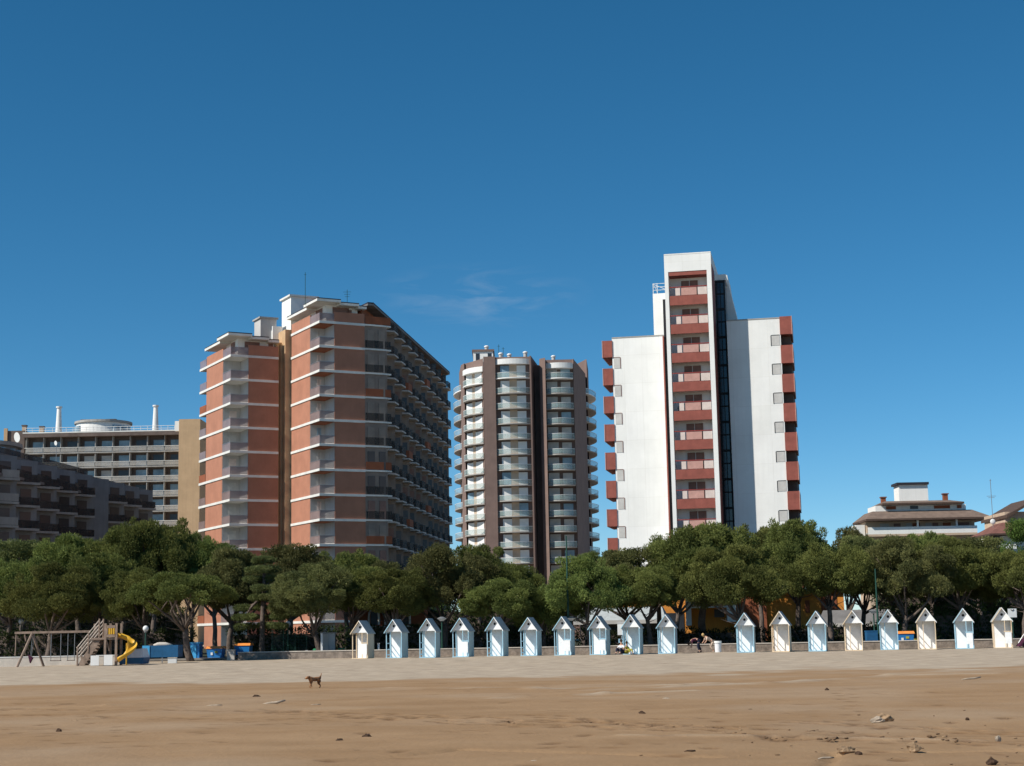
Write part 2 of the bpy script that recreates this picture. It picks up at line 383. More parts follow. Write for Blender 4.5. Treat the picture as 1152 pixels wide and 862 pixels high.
    n1 = N.new('ShaderNodeTexNoise'); n1.inputs['Scale'].default_value = .5; n1.inputs['Detail'].default_value = 9; n1.inputs['Roughness'].default_value = .6
    mp = N.new('ShaderNodeMapping'); mp.inputs['Scale'].default_value = (.6, 1, 1); L.new(tc.outputs['Object'], mp.inputs['Vector']); L.new(mp.outputs['Vector'], n1.inputs['Vector'])
    r1 = N.new('ShaderNodeValToRGB'); e = r1.color_ramp.elements; e[0].position = .33; e[0].color = (.275,.170,.090,1); e[1].position = .68; e[1].color = (.335,.217,.122,1)
    L.new(n1.outputs['Fac'], r1.inputs['Fac'])
    n2 = N.new('ShaderNodeTexNoise'); n2.inputs['Scale'].default_value = 1.1; n2.inputs['Detail'].default_value = 9; L.new(tc.outputs['Object'], n2.inputs['Vector'])
    r2 = N.new('ShaderNodeValToRGB'); e = r2.color_ramp.elements; e[0].position = .3; e[0].color = (.34,.27,.20,1); e[1].position = .7; e[1].color = (.455,.372,.280,1)
    L.new(n2.outputs['Fac'], r2.inputs['Fac'])
    mx = N.new('ShaderNodeMix'); mx.data_type = 'RGBA'; L.new(a.outputs['Fac'], mx.inputs[0]); L.new(r1.outputs[0], mx.inputs[6]); L.new(r2.outputs[0], mx.inputs[7])
    a2 = N.new('ShaderNodeAttribute'); a2.attribute_name = 'damp'
    m4 = N.new('ShaderNodeMix'); m4.data_type = 'RGBA'; m4.blend_type = 'MULTIPLY'; m4.inputs[7].default_value = (.42,.36,.33,1)
    L.new(a2.outputs['Fac'], m4.inputs[0]); L.new(mx.outputs[2], m4.inputs[6])
    L.new(m4.outputs[2], p.inputs['Base Color'])
    n3 = N.new('ShaderNodeTexNoise'); n3.inputs['Scale'].default_value = 9; n3.inputs['Detail'].default_value = 8; n3.inputs['Roughness'].default_value = .7; L.new(tc.outputs['Object'], n3.inputs['Vector'])
    b = N.new('ShaderNodeBump'); b.inputs['Strength'].default_value = .55; b.inputs['Distance'].default_value = .05; L.new(n3.outputs['Fac'], b.inputs['Height']); L.new(b.outputs['Normal'], p.inputs['Normal'])
    me.materials.append(m)
sand()
def strip(name, x0, x1, o0, o1, z, m, h=None):
    pts = [(x0,line(x0,o0)),(x1,line(x1,o0)),(x1,line(x1,o1)),(x0,line(x0,o1))]
    o = MB().prism(pts, z-.12, z).build(name, m); return tag(o, kind='structure')
strip('promenade', -70, 75, 3.35, 10, .16, M['pave'])
strip('park_ground', -150, 160, 10.004, 120, .12, M['soil'])

# ---------------------------------------------------------------- beach huts
HW, HD, GV, BW = 1.12, 1.35, .16, .92
def make_hut(cream, variant):
    trim = M['cabcream'] if cream else M['cabblue']
    r = empty('beach_hut', (0,0,0), R(-14))
    hw = HW/2; E = 1.78; A = 2.56; t = .05
    MB().box(-hw+.01, hw-.01, 0, HD, .0, .05).build('floor', trim, r)
    b = MB()
    b.prism([(-hw,BW),(hw,BW),(hw,BW+.04),(-hw,BW+.04)], .05, E)
    b.add([(-hw,BW,E),(hw,BW,E),(0,BW,A-.06),(-hw,BW+.04,E),(hw,BW+.04,E),(0,BW+.04,A-.06)], [(0,1,2),(3,5,4),(0,3,4,1),(1,4,5,2),(2,5,3,0)])
    b.build('back_wall', M['cabwhite'], r)
    # right side wall
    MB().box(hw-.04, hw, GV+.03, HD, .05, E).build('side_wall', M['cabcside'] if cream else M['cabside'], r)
    MB().box(-hw, -hw+.04, BW+.045, HD, .05, E).build('side_wall', trim, r)
    if variant == 1:
        MB().box(hw-.44, hw-.05, .06, .09, .3, 1.0).build('front_panel', M['cabwhite'], r)
        MB().box(hw-.42, hw-.07, GV+.07, GV+.4, .36, .4).build('seat', M['cabwhite'], r)
    # gable board with a round hole
    n = 14; cx, cz, rr = 0, E+.33, .085; y0, y1 = GV-.02, GV+.02
    outer = [(-hw,E-.04),(hw,E-.04),(hw,E),(0,A-.07),(-hw,E)]
    g = MB(); ring = [(cx+rr*math.cos(2*math.pi*k/n), cz+rr*math.sin(2*math.pi*k/n)) for k in range(n)]
    def onedge(a):                   # where a ray from the hole meets the gable outline
        dx, dz = math.cos(a), math.sin(a); best = None
        for i in range(5):
            (ax, az), (bx, bz) = outer[i], outer[(i+1)%5]; ex, ez = bx-ax, bz-az
            den = dx*ez-dz*ex
            if abs(den) < 1e-9: continue
            s_ = ((ax-cx)*ez-(az-cz)*ex)/den; q = ((ax-cx)*dz-(az-cz)*dx)/den
            if s_ > 0 and -1e-6 <= q <= 1+1e-6 and (best is None or s_ < best): best = s_
        return (cx+dx*best, cz+dz*best)
    angs = sorted([2*math.pi*k/n for k in range(n)]+[math.atan2(z-cz, x-cx) % (2*math.pi) for x, z in outer])
    ins = [(cx+rr*math.cos(a), cz+rr*math.sin(a)) for a in angs]; outs = [onedge(a) for a in angs]; k = len(angs)
    V = [(x,y0,z) for x,z in ins]+[(x,y0,z) for x,z in outs]+[(x,y1,z) for x,z in ins]+[(x,y1,z) for x,z in outs]
    F = []
    for i in range(k):
        j = (i+1)%k
        F += [(i,k+i,k+j,j),(2*k+i,2*k+j,3*k+j,3*k+i),(i,j,2*k+j,2*k+i),(k+i,3*k+i,3*k+j,k+j)]
    g.add(V, F); g.build('gable', M['cabwhite'], r)
    vd = MB().cyl(0, 0, 0, .02, .1, n=14).build('hole_dark_disc', M['black'], r)  # black disc painting the dark seen through the hole
    vd.rotation_euler = (R(90),0,0); vd.location = (cx, y1+.03, cz)
    # posts
    for x, y in ((-hw,GV-.02),(hw-t,GV-.04),(-hw,BW-t-.01)):
        MB().box(x, x+t, y, y+t, .05, E-.045).build('post', trim if x < 0 or cream else M['cabblue'], r)
    xm = {0: -.26, 1: .12, 2: -.22}[variant]
    if xm is not None: MB().box(xm, xm+.045, GV-.015, GV+.025, .05, E-.045).build('post', trim, r)
    # rails on the open left side
    if variant != 1:
        for z in (.95, .55, .2):
            MB().box(-hw+.01, -hw+.035, GV+.035, BW-t-.015, z, z+.06).build('rail', trim, r)
    else:
        MB().box(hw-.5, hw-.06, GV-.01, GV+.02, 1.02, 1.08).build('rail', trim, r)
    # roof
    ov = .07; y0, y1 = -.06, HD+.1; th = .04
    sl = (A-E)/hw
    for s in (-1, 1):
        x1, z1 = s*(hw+ov), E-ov*sl
        MB().add([(0,y0,A),(x1,y0,z1),(x1,y1,z1),(0,y1,A),(0,y0,A-th),(x1,y0,z1-th),(x1,y1,z1-th),(0,y1,A-th)],
                 [(0,1,2,3),(4,7,6,5),(0,4,5,1),(2,6,7,3),(1,5,6,2),(0,3,7,4)]).build('roof', M['cabroof'], r)
        MB().add([(0,y0-.03,A+.01),(x1,y0-.03,z1+.01),(x1,y0-.03,z1-.065),(0,y0-.03,A-.075),(0,y0-.003,A+.01),(x1,y0-.003,z1+.01),(x1,y0-.003,z1-.065),(0,y0-.003,A-.075)],
                 [(0,1,2,3),(4,7,6,5),(0,4,5,1),(2,6,7,3),(1,5,6,2),(0,3,7,4)]).build('bargeboard', trim if s < 0 else M['cabwhite'], r)
    return r
protos = {}
huts = [(405,1,1,'cream beach hut at the left end of the row, beside the pine trunks'),
 (443,0,0,'pale blue beach hut next to the leftmost cream one'),
 (481,0,0,'pale blue beach hut third from the left end of the row'),
 (518,0,1,'pale blue beach hut fourth from the left, with a half panel at its right corner'),
 (556.5,0,0,'pale blue beach hut fifth from the left, open railed side to the left'),
 (594.5,0,0,'pale blue beach hut sixth from the left, railed, just left of the green mast'),
 (632.5,0,1,'pale blue beach hut in front of the foot of the green mast'),
 (672,0,1,'pale blue beach hut just left of the hut with the seated people'),
 (709.5,0,0,'pale blue beach hut with two small people sitting at its front and a white sign'),
 (749,0,0,'pale blue beach hut at the left side of the wide gap in the row'),
 (837.5,0,0,'pale blue beach hut at the right side of the wide gap in the row'),
 (877,1,2,'cream beach hut between two pale blue ones right of the wide gap'),
 (918,0,0,'pale blue beach hut left of the pine trunks, third right of the wide gap'),
 (959,1,2,'cream beach hut just left of the slim green lamp mast'),
 (999,0,0,'pale blue beach hut beside the orange lidded bin at the right'),
 (1041.5,1,2,'cream beach hut just right of the orange lidded bin'),
 (1083.5,0,1,'pale blue beach hut second from the right end of the row'),
 (1127,1,1,'cream beach hut at the right end of the row')]
for px, cream, var, lab in huts:
    k = (cream, var)
    if k not in protos: protos[k] = make_hut(*k); h = protos[k]
    else: h = copy_tree(protos[k])
    p = W(px, 735, 107); x = p.x
    for _ in range(4): x = W(px, 733, line(x)).x
    h.location = (x, line(x)-.5, -.01); h.rotation_euler[2] = R(-14+random.uniform(-2.5,2.5)); s = random.uniform(.985,1.02); h.scale = (1,1,s)
    tag(h, lab, 'beach hut', 'row of beach huts along the promenade wall')

# ---------------------------------------------------------------- walls
def lowwall(name, pxa, pxb, off, h, th, label, mb, mc, cat='wall'):
    xa = W(pxa, 735, line(0, off)+(2 if pxa < 500 else -3)).x; xb = W(pxb, 730, line(0,off)-4 if pxb > 600 else line(0,off)+2).x
    r = empty(name, (xa, line(xa,off), 0), -R(ROT)*.97)
    Ln = math.hypot(xb-xa, line(xb)-line(xa))
    MB().box(0, Ln, 0, th, -.1, h-.06).build('wall_face', mb, r)
    MB().box(-.02, Ln+.02, -.04, th+.04, h-.06+.002, h).build('coping', mc, r)
    return tag(r, label, cat)
lowwall('beach_wall', 263, 1200, 2.9, .55, .4, 'long low stone wall with pale coping running behind the beach huts', M['stone'], M['coping'])
p = G(259.5, 742); x = W(259.5, 735, line(-19,2.9)).x
tag(MB().box(-.26,.26,-.26,.26,-.05,.66).box(-.3,.3,-.3,.3,.662,.74).build('gate_pier', M['coping']), 'short pale stone pier at the left end of the beach wall', 'pier').location = (x, line(x,2.95), 0)

# ---------------------------------------------------------------- pine trees
def foliage(clumps, per, size, seed, flat=1.0):
    """clumps = (x,y,z,r,rz,tint); leaf sized tufts through each clump's outer volume"""
    rng = np.random.default_rng(seed); Vs = []; T = []
    for (x,y,z,r,rz,ti) in clumps:
        n = max(30, int(per*r*r))
        d = rng.normal(size=(n,3)); d /= np.linalg.norm(d, axis=1)[:,None]
        rad = 1-.55*rng.random(n)**1.7+rng.normal(size=n)*.06
        c = np.stack([x+d[:,0]*rad*r, y+d[:,1]*rad*r, z+d[:,2]*rad*rz], 1)
        out = d*np.array([1,1,1.2])+rng.normal(size=(n,3))*.55+np.array([0,0,.35]); out /= np.linalg.norm(out, axis=1)[:,None]
        sd_ = np.cross(out, rng.normal(size=(n,3))); sd_ /= np.linalg.norm(sd_, axis=1)[:,None]
        s = size*rng.uniform(.6,1.5,n)[:,None]
        up2 = np.cross(out, sd_)
        # two crossed slim blades per tuft
        for ax in (sd_, up2):
            a = c-ax*s*.28; b = c+ax*s*.28; t = c+out*s+ax*s*.12*rng.normal(size=(n,1))
            Vs.append(np.stack([a,b,t],1).reshape(-1,3)); T.append(np.repeat(np.clip(ti+rng.normal(size=n)*.16,0,1),3))
    V = np.concatenate(Vs).astype(np.float32); T = np.concatenate(T).astype(np.float32)
    n = len(V)//3; me = bpy.data.meshes.new('crown'); me.vertices.add(len(V)); me.vertices.foreach_set('co', V.ravel())
    me.loops.add(len(V)); me.loops.foreach_set('vertex_index', np.arange(len(V), dtype=np.int32))
    me.polygons.add(n); me.polygons.foreach_set('loop_start', (np.arange(n)*3).astype(np.int32)); me.polygons.foreach_set('loop_total', np.full(n,3,np.int32))
    me.update(calc_edges=True)
    at = me.attributes.new('tint','FLOAT','POINT'); at.data.foreach_set('value', T)
    return me
def limb(mb, a, b, r0, r1, rnd, n=6, sag=.12):
    a = Vector(a); b = Vector(b); pts = []; rs = []
    Ln = (b-a).length; off = Vector((rnd.gauss(0,1),rnd.gauss(0,1),0))*Ln*sag*.5
    for i in range(6):
        t = i/5; p = a.lerp(b, t)+off*math.sin(math.pi*t)+Vector((rnd.gauss(0,.03),rnd.gauss(0,.03),0))*Ln*.3*(0<i<5)
        p.z += -sag*Ln*.4*math.sin(math.pi*t)*(.5 if (b-a).normalized().z < .8 else 0)
        pts.append(p); rs.append(r0+(r1-r0)*t)
    mb.tube(pts, rs, n); return pts
def make_tree(kind, seed, leaf):
    """unit tree about 8.5 m tall, crown radius about 3.6 m"""
    rnd = random.Random(seed); r = empty('pine_tree', (0,0,0)); tb = MB(); cl = []
    lean = {'dome':(.5,.1),'tall':(-.4,.2),'umbrella':(-.75,0),'spiky':(.2,0),'layer':(.1,0),'wide':(1.0,.3)}[kind]
    fork = {'umbrella':2.6,'dome':3.0,'tall':2.8,'spiky':3.5,'layer':5.5,'wide':2.2}[kind]
    fk = Vector((lean[0]*.6, lean[1]*.6, fork))
    limb(tb, (0,0,-.3), fk, .30, .2, rnd, 9, .06)
    C = Vector((lean[0], lean[1], 0))
    def cmp(x,y,z,r_,rz,t): cl.append((x,y,z,r_,rz,t))
    if kind == 'umbrella':
        for i in range(46):
            a = rnd.uniform(0,6.28); q = math.sqrt(rnd.random())*3.4; z = 5.0+1.5*(1-(q/3.5)**2)+rnd.gauss(0,.1)
            cmp(C.x+q*math.cos(a), C.y+q*math.sin(a), z, rnd.uniform(.65,1.0), rnd.uniform(.4,.6), rnd.random()*.55+.25)
        zt = 5.3
    elif kind == 'spiky':
        for i in range(26):
            a = rnd.uniform(0,6.28); z = rnd.uniform(3.6,8.2); q = rnd.random()*(1.0+1.7*(8.4-z)/5)
            cmp(C.x+q*math.cos(a), C.y+q*math.sin(a), z, rnd.uniform(.45,.8), rnd.uniform(.5,.8), rnd.random()*.6+.2)
        zt = 6
    elif kind == 'layer':
        for i in range(44):
            a = rnd.uniform(0,6.28); lv = rnd.randrange(8); z = 2.6+lv*.75; q = rnd.uniform(.2,1)*(3.3-lv*.34)
            cmp(C.x+q*math.cos(a), C.y+q*math.sin(a), z-q*.06, rnd.uniform(.6,.95), .24, rnd.random()*.5+.1)
        zt = 5
        limb(tb, fk, (C.x,C.y,8.0), .16, .04, rnd, 6, .02)
    else:
        R0 = {'dome':3.5,'tall':3.1,'wide':3.8}[kind]; zc = {'dome':5.2,'tall':5.5,'wide':4.9}[kind]; hz = {'dome':2.7,'tall':2.9,'wide':2.9}[kind]
        n = 62
        for i in range(n):
            while True:
                x, y, z = rnd.uniform(-1,1), rnd.uniform(-1,1), rnd.uniform(-.5,1)
                q = x*x+y*y+z*z
                if q < 1 and q > .25 or (q <= .25 and rnd.random() < .2): break
            k = 1+.16*math.sin(3*math.atan2(y,x)+seed)+.1*math.sin(5*math.atan2(y,x)+2*seed)
            rr = rnd.uniform(.6,1.15)
            cmp(C.x+x*R0*k, C.y+y*R0*k, zc+z*hz*(.9 if z > 0 else .72), rr, rr*rnd.uniform(.55,.8), rnd.random()*.8+.1)
        for i in range(16):      # outlying sprays
            a = rnd.uniform(0,6.28); z = rnd.uniform(-.3,1.0); q = R0*math.sqrt(max(0,1-z*z*.8))*rnd.uniform(1.0,1.18)
            cmp(C.x+q*math.cos(a), C.y+q*math.sin(a), zc+z*hz*1.02, rnd.uniform(.32,.55), rnd.uniform(.22,.4), rnd.random()*.5+.4)
        zt = zc
    for i in range(7 if kind != 'spiky' else 4):
        c = cl[(i*7) % len(cl)]
        pts = limb(tb, fk+Vector((0,0,-.5*rnd.random())), (c[0],c[1],c[2]-.1), .13, .04, rnd, 6)
        for j in range(2):
            c2 = cl[rnd.randrange(len(cl))]
            if (Vector(c2[:3])-pts[3]).length < 3.2: limb(tb, pts[3], c2[:3], .06, .02, rnd, 5)
    for i in range(5):          # dead twigs under the crown
        a = rnd.uniform(0,6.28); s = fk+Vector((0,0,rnd.uniform(-.6,.5)))
        limb(tb, s, s+Vector((math.cos(a)*1.5,math.sin(a)*1.5,rnd.uniform(.1,.8))), .045, .012, rnd, 4)
    tb.build('trunk', M['bark'], r, True)
    me = foliage(cl, {'umbrella':1300,'spiky':1200,'layer':1100}.get(kind, 1150), .125, seed)
    me.materials.append(leaf); o = bpy.data.objects.new('crown', me); col.objects.link(o); o.parent = r
    r['H'] = max(c[2]+c[4] for c in cl); r['Rr'] = max(math.hypot(c[0]-C.x, c[1]-C.y)+c[3]*.7 for c in cl); r['cx'] = C.x
    return r
TP = {'d0':('dome',11,'leaf'),'d1':('dome',12,'leaf'),'t0':('tall',13,'leaf'),'t1':('tall',14,'leaf2'),'w0':('wide',15,'leaf'),'w1':('wide',16,'leaf2'),
      'u':('umbrella',17,'leaf'),'s':('spiky',18,'leaf2'),'l':('layer',19,'leaf2'),'y':('spiky',20,'lleaf')}
made = {}
TREES = [ # px, top y, half width px, D, kind, rotation, label
 (14,628,50,121,'d0',0,'round crowned pine at the left edge of the photo'),
 (62,634,56,116,'w0',1,'broad pine with a thick straight trunk behind the swing frame'),
 (112,622,54,123,'t0',2,'pine whose crown rises above the climbing frame'),
 (158,640,44,117,'d1',4,'dense pine above the yellow slide'),
 (203,645,53,112.5,'u',0,'umbrella pine with a flat crown and bare leaning trunk beside the blue bins'),
 (262,618,44,124,'t1',3,'bushy pine behind the orange lidded bins, left of the layered tree'),
 (296,628,34,119,'l',0,'layered dark conifer with drooping grey branches left of the wall end'),
 (346,634,58,116,'w1',3.3,'spreading pine with a forked trunk in front of the tall brick corner'),
 (392,636,46,119,'d0',2.5,'pine just behind the leftmost cream beach hut'),
 (440,640,50,117,'t0',5,'pine rising behind the first blue beach huts'),
 (503,614,62,120,'w1',1.2,'wide grey green pine left of the round tower foot'),
 (562,652,46,116,'d1',1,'low rounded pine in front of the round tower'),
 (606,662,44,118,'w0',4.2,'low spreading pine below the right bay of the round tower'),
 (656,626,50,115,'w0',2.0,'leaning pine immediately right of the green mast'),
 (700,618,48,121,'t1',.5,'pine in front of the left edge of the white tower'),
 (737,603,24,124,'s',0,'thin sparse pine sticking up before the white wall'),
 (722,636,44,117,'d0',3.7,'lower pine in front of the thin sparse one'),
 (788,590,66,121,'d1',5.4,'large dark pine in front of the central balconies of the white tower'),
 (820,614,60,115,'w0',3.5,'pine with a slanting bare trunk over the wide gap in the huts'),
 (893,584,48,123,'t0',1.7,'tall pine at the right foot of the white tower'),
 (926,612,50,117,'d0',4.4,'pine with a thick pale trunk beside the third hut right of the gap'),
 (968,604,38,125,'t1',2.2,'slender pine left of the slim green lamp mast'),
 (1018,604,56,116,'w1',.3,'wide pine with two trunks showing behind the blue hut at the right'),
 (1070,606,50,118,'d1',2.9,'pine below the villa with the white roof box'),
 (1112,622,44,120,'t0',3.9,'pine below the brown roofed building at the right'),
 (1150,618,46,115,'d0',5.8,'pine at the right edge of the photo'),
 (28,608,46,146,'t1',2,'taller pine in the back row at the far left'),
 (82,602,52,145,'d1',3,'back row pine in front of the dark apartment block'),
 (136,590,50,142,'w0',5,'back row pine below the round roof house of the hotel'),
 (176,583,48,140,'d0',.8,'highest back row pine, in front of the ochre end wall'),
 (214,598,30,150,'t0',1.1,'small back row pine at the foot of the ochre end wall'),
 (238,608,40,141,'d1',2.3,'back row pine below the left brick tower'),
 (325,614,46,142,'t1',4.1,'back row pine below the tan stair shaft'),
 (384,620,44,144,'d0',3.1,'back row pine below the dark balconied facade, left part'),
 (440,632,46,143,'w1',.2,'back row pine below the dark balconied facade, right part'),
 (536,612,40,143,'t0',.9,'back row pine at the left foot of the round tower'),
 (574,634,36,150,'d1',1.9,'back row pine at the middle of the round tower foot'),
 (668,622,40,141,'w0',.6,'back row pine in the gap between round tower and white tower'),
 (760,610,34,145,'t1',2.8,'back row pine at the dark groove of the white tower'),
 (850,592,44,143,'d0',1.5,'back row pine in front of the shaded strip of the white tower'),
 (942,594,44,141,'w1',3.6,'back row pine right of the white tower'),
 (1000,606,42,143,'d1',5.1,'back row pine left below the villa'),
 (1040,598,34,150,'t0',.1,'back row pine touching the villa balcony'),
 (1092,606,44,142,'t1',4.8,'back row pine right below the villa'),
 (1144,584,26,118,'y',0,'light green leafy tree at the right edge before the brown roof')]
for px, ty, hwid, D, kd, rot, lab in TREES:
    if kd not in made: k = TP[kd]; made[kd] = make_tree(k[0], k[1], M[k[2]]); t = made[kd]
    else: t = copy_tree(made[kd])
    p = W(px, ty, D); base = W(px, 700, D)
    sz = p.z/made[kd]['H']; sx = 1.14*(hwid*D/FPX)/made[kd]['Rr']
    cx = made[kd]['cx']*sx
    t.scale = (sx, sx, sz); t.rotation_euler = (0,0,rot)
    t.location = (p.x-cx*math.cos(rot)+.02*(p.z), D-cx*math.sin(rot), .1)
    tag(t, lab, 'tree', 'pine trees along the promenade' if kd != 'y' else None)
    if kd == 'y': t.name = 'leafy_tree'
for o in bpy.data.objects:
    for q in ('H','Rr','cx'):
        if q in o: del o[q]

def hedge(pxa, pxb, D, h, th, label, seed, leaf='hleaf'):
    xa = W(pxa,715,D).x; xb = W(pxb,715,D).x; r = empty('hedge', (xa, D, .1), 0)
    Ln = xb-xa; rnd = random.Random(seed); cl = []; n = int(Ln/.55)
    for i in range(n):
        x = (i+.5)*Ln/n
        for z in np.arange(.3, h, .7): cl.append((x+rnd.gauss(0,.15), rnd.gauss(0,.1), float(z)+rnd.gauss(0,.1), .5, .45, rnd.random()*.8))
    MB().box(.3, Ln-.3, -.12, .12, 0, h*.85).build('stems', M['bark'], r)
    me = foliage(cl, 330, .17, seed); me.materials.append(M[leaf]); o = bpy.data.objects.new('foliage', me); col.objects.link(o); o.parent = r
    tag(r, label, 'hedge')
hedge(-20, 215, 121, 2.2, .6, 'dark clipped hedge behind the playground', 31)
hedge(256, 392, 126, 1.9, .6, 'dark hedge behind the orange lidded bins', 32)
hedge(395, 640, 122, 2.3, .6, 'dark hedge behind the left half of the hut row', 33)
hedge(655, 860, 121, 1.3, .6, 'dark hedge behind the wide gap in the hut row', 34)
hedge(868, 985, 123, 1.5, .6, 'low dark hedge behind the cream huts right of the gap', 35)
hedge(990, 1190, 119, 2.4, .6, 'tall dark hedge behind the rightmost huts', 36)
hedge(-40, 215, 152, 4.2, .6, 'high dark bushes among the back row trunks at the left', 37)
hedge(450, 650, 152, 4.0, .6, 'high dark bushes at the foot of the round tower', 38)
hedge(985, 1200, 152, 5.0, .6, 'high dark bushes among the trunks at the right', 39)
hedge(1010, 1052, 117, 1.7, .6, 'brighter green bush behind the orange lidded bin at the right', 40, 'leaf')

# ---------------------------------------------------------------- white tower block
def opening(mb, u0, u1, v, z0, z1, d=.12): mb.box(u0, u1, v-d, v+.05, z0, z1)
def arcpts(A, B, sag, n=10):
    A = Vector(A); B = Vector(B); d = B-A; nrm = Vector((d.y, -d.x)).normalized(); o = []
    for i in range(n+1):
        t = i/n; o.append(tuple(A+d*t+nrm*sag*4*t*(1-t)))
    return o
def white_tower():
    F = Frame(W(752.3,450,165).x, 165, 11); r = F.root('tower_block'); U = F.U; Z = F.Z
    tag(r, 'white stepped high rise with red brown balconies up its recessed middle bay', 'building')
    u1 = U(805.8); p0 = U(756.6); p1 = U(800.5); zt = Z(772,287); zp = Z(772,306); V1 = 3.0
    m = MB()
    m.box(0, p0, 0, 1.6, 0, zt).box(p1, u1, 0, 1.6, 0, zt).box(p0, p1, 0, 1.6, zp, zt)
    m.box(0, u1, 1.6, 12, 0, zt-.01)
    m.box(0, u1, -.02, 12.02, zt, zt+.12).build('central_shaft', M['white'], r)
    MB().box(u1+.002, u1+.05, .15, 3.9, 0, zt-1.2).build('side_cladding', M['redpanel'], r)
    zb = Z(772, 343.6)
    MB().box(p0+.01, p1-.01, .05, 1.6, zp-.42, zp-.003).build('lintel', M['redpanel'], r)
    for k in range(12):
        z = zb-3.04*k
        if z < 1: break
        b = MB().box(p0+.02, p1-.02, .06, .2, z, z+1.0).box(p0+.02, p1-.02, .2, 1.58, z+.45, z+.65).build('balcony', M['redpanel'], r)
        w = p1-p0
        for a_, b_, mm in ((.17,.29,'cream_p'),(.32,.72,'pink'),(.75,.985,'cream_p')):
            MB().box(p0+a_*w, p0+b_*w, .1, .15, z+1.04, z+1.86).build('panel', M[mm], b)
        MB().box(p0+.02, p1-.02, .06, .16, z+1.88, z+1.97).build('handrail', M['redrail'], b)
        wn = MB().box(p0+.30*w, p0+.505*w, 1.5, 1.62, z+.66, z+2.85).box(p0+.52*w, p0+.73*w, 1.5, 1.62, z+.66, z+2.85).build('window', M['shutter'], r)
        MB().box(p0+.506*w, p0+.519*w, 1.47, 1.61, z+.66, z+2.85).build('frame', M['white2'], wn)
    # glazed stair shaft
    s0, s1 = u1+.06, U(820.4, 5); zs = Z(814, 315.7, s0, 5)
    MB().box(s0, s1, 5, 9, 0, zs).build('stair_glazing', M['shaftglass'], r)
    g = MB(); z = zs
    g.box(s1-.14, s1+.02, 4.9, 5.2, 0, zs+.002)
    g.box(s0+.03, s0+.12, 4.9, 5.1, 0, zs-.3); g.box(s1*.5+s0*.5-.04, s1*.5+s0*.5+.04, 4.93, 5.1, 0, zs-.2)
    while z > 2:
        g.box(s0, s1+.01, 4.88, 5.15, z-.24, z+.001).box(s0, s1, 4.9, 5.1, z-1.55, z-1.42); z -= 3.04
    g.build('mullions', M['mullion'], r)
    MB().box(u1-.02, s1+.15, 5.05, 9.2, zs+.003, Z(812,309,s0,5)).build('shaft_cap', M['white'], r)
    # right wing
    w0, w1 = s1+.16, U(881.5, V1); zw = Z(850, 359.8, (w0+w1)/2, V1)
    ww = MB().box(w0, w1, V1, 17, 0, zw).build('right_wing', M['white'], r)
    MB().box(w0, w1+.02, V1-.04, V1+.25, zw, zw+.12).box(w1-.2, w1+.02, V1+.25, 17, zw, zw+.12).build('coping', M['concrete'], ww)
    zc = Z(880, 275+400/4.79, w1, V1)+.2
    for k in range(13):
        z = zc-1.9-3.06*k
        if z < .5: break
        b = MB().box(w1-.05, w1+1.15, V1-.12, V1+.02, z, z+1.9).box(w1+1.0, w1+1.15, V1+.02, 8.5, z, z+1.9).box(w1, w1+1.0, V1, 8.4, z, z+.2).build('balcony', M['redpanel'], r)
        MB().box(w1+1.15, w1+1.22, V1-.16, 8.5, z-.02, z+1.92).build('lit_edge_panel', M['pink'], b)  # paler pink puts light on the outer edge into the colour
        wn = MB().box(w1-.98, w1-.12, V1-.03, V1+.05, z-1.12, z-.06).build('window', M['gshutter'], r)
        MB().box(w1-1.05, w1-.98, V1-.05, V1+.05, z-1.14, z-.05).box(w1-.98, w1-.12, V1-.05, V1+.05, z-.06, z).build('frame', M['mullion'], wn)
        MB().box(w1+.004, w1+.04, V1+.1, 8.3, z-1.14, z-.02).build('balcony_door', M['darkglass'], r)
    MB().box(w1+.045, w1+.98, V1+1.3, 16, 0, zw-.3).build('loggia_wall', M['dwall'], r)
    # left wing
    l1, l0 = U(749, V1), U(690.3, V1); zl = Z(720, 275+500/4.79, (l0+l1)/2, V1)
    lw = MB().box(l0, l1, V1, 17, 0, zl).build('left_wing', M['white'], r)
    MB().box(l0, l1, V1-.04, V1+.25, zl, zl+.12).box(l0, l0+.2, V1+.25, 17, zl, zl+.12).build('coping', M['concrete'], lw)
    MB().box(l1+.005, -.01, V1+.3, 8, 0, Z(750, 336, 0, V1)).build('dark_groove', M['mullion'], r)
    MB().box(l1-.12, l1+.003, V1-.03, V1+.5, 0, zl-.02).build('corner_strip', M['redpanel'], r)
    zc = Z(683, 275+520/4.79, l0, V1)
    for k in range(12):
        z = zc-1.8-3.0*k
        if z < .5: break
        b = MB().box(l0-1.0, l0+.02, V1-.12, V1+.02, z, z+1.8).box(l0-1.0, l0-.86, V1+.02, 8.5, z, z+1.8).box(l0-.86, l0, V1, 8.4, z, z+.2).build('balcony', M['redpanel'], r)
        MB().box(l0-1.07, l0-1.0, V1-.16, 8.5, z-.02, z+1.82).build('lit_edge_panel', M['pink'], b)  # paler strip stands for the sunlit left side of the box
        wn = MB().box(l0+.16, l0+.82, V1-.03, V1+.05, z-1.22, z-.06).build('window', M['gshutter'], r)
        MB().box(l0+.82, l0+.88, V1-.05, V1+.05, z-1.24, z-.05).box(l0+.1, l0+.82, V1-.05, V1+.05, z-.06, z).build('frame', M['shutter'], wn)
        MB().box(l0-.04, l0-.004, V1+.1, 8.3, z-1.16, z-.02).build('balcony_door', M['darkglass'], r)
    # set back blocks
    a0 = U(738.3, 9); za = Z(742, 330.5, a0, 9)
    MB().box(a0, -.005, 9, 14, 0, za).build('rear_block', M['white'], r)
    rl_ = MB()
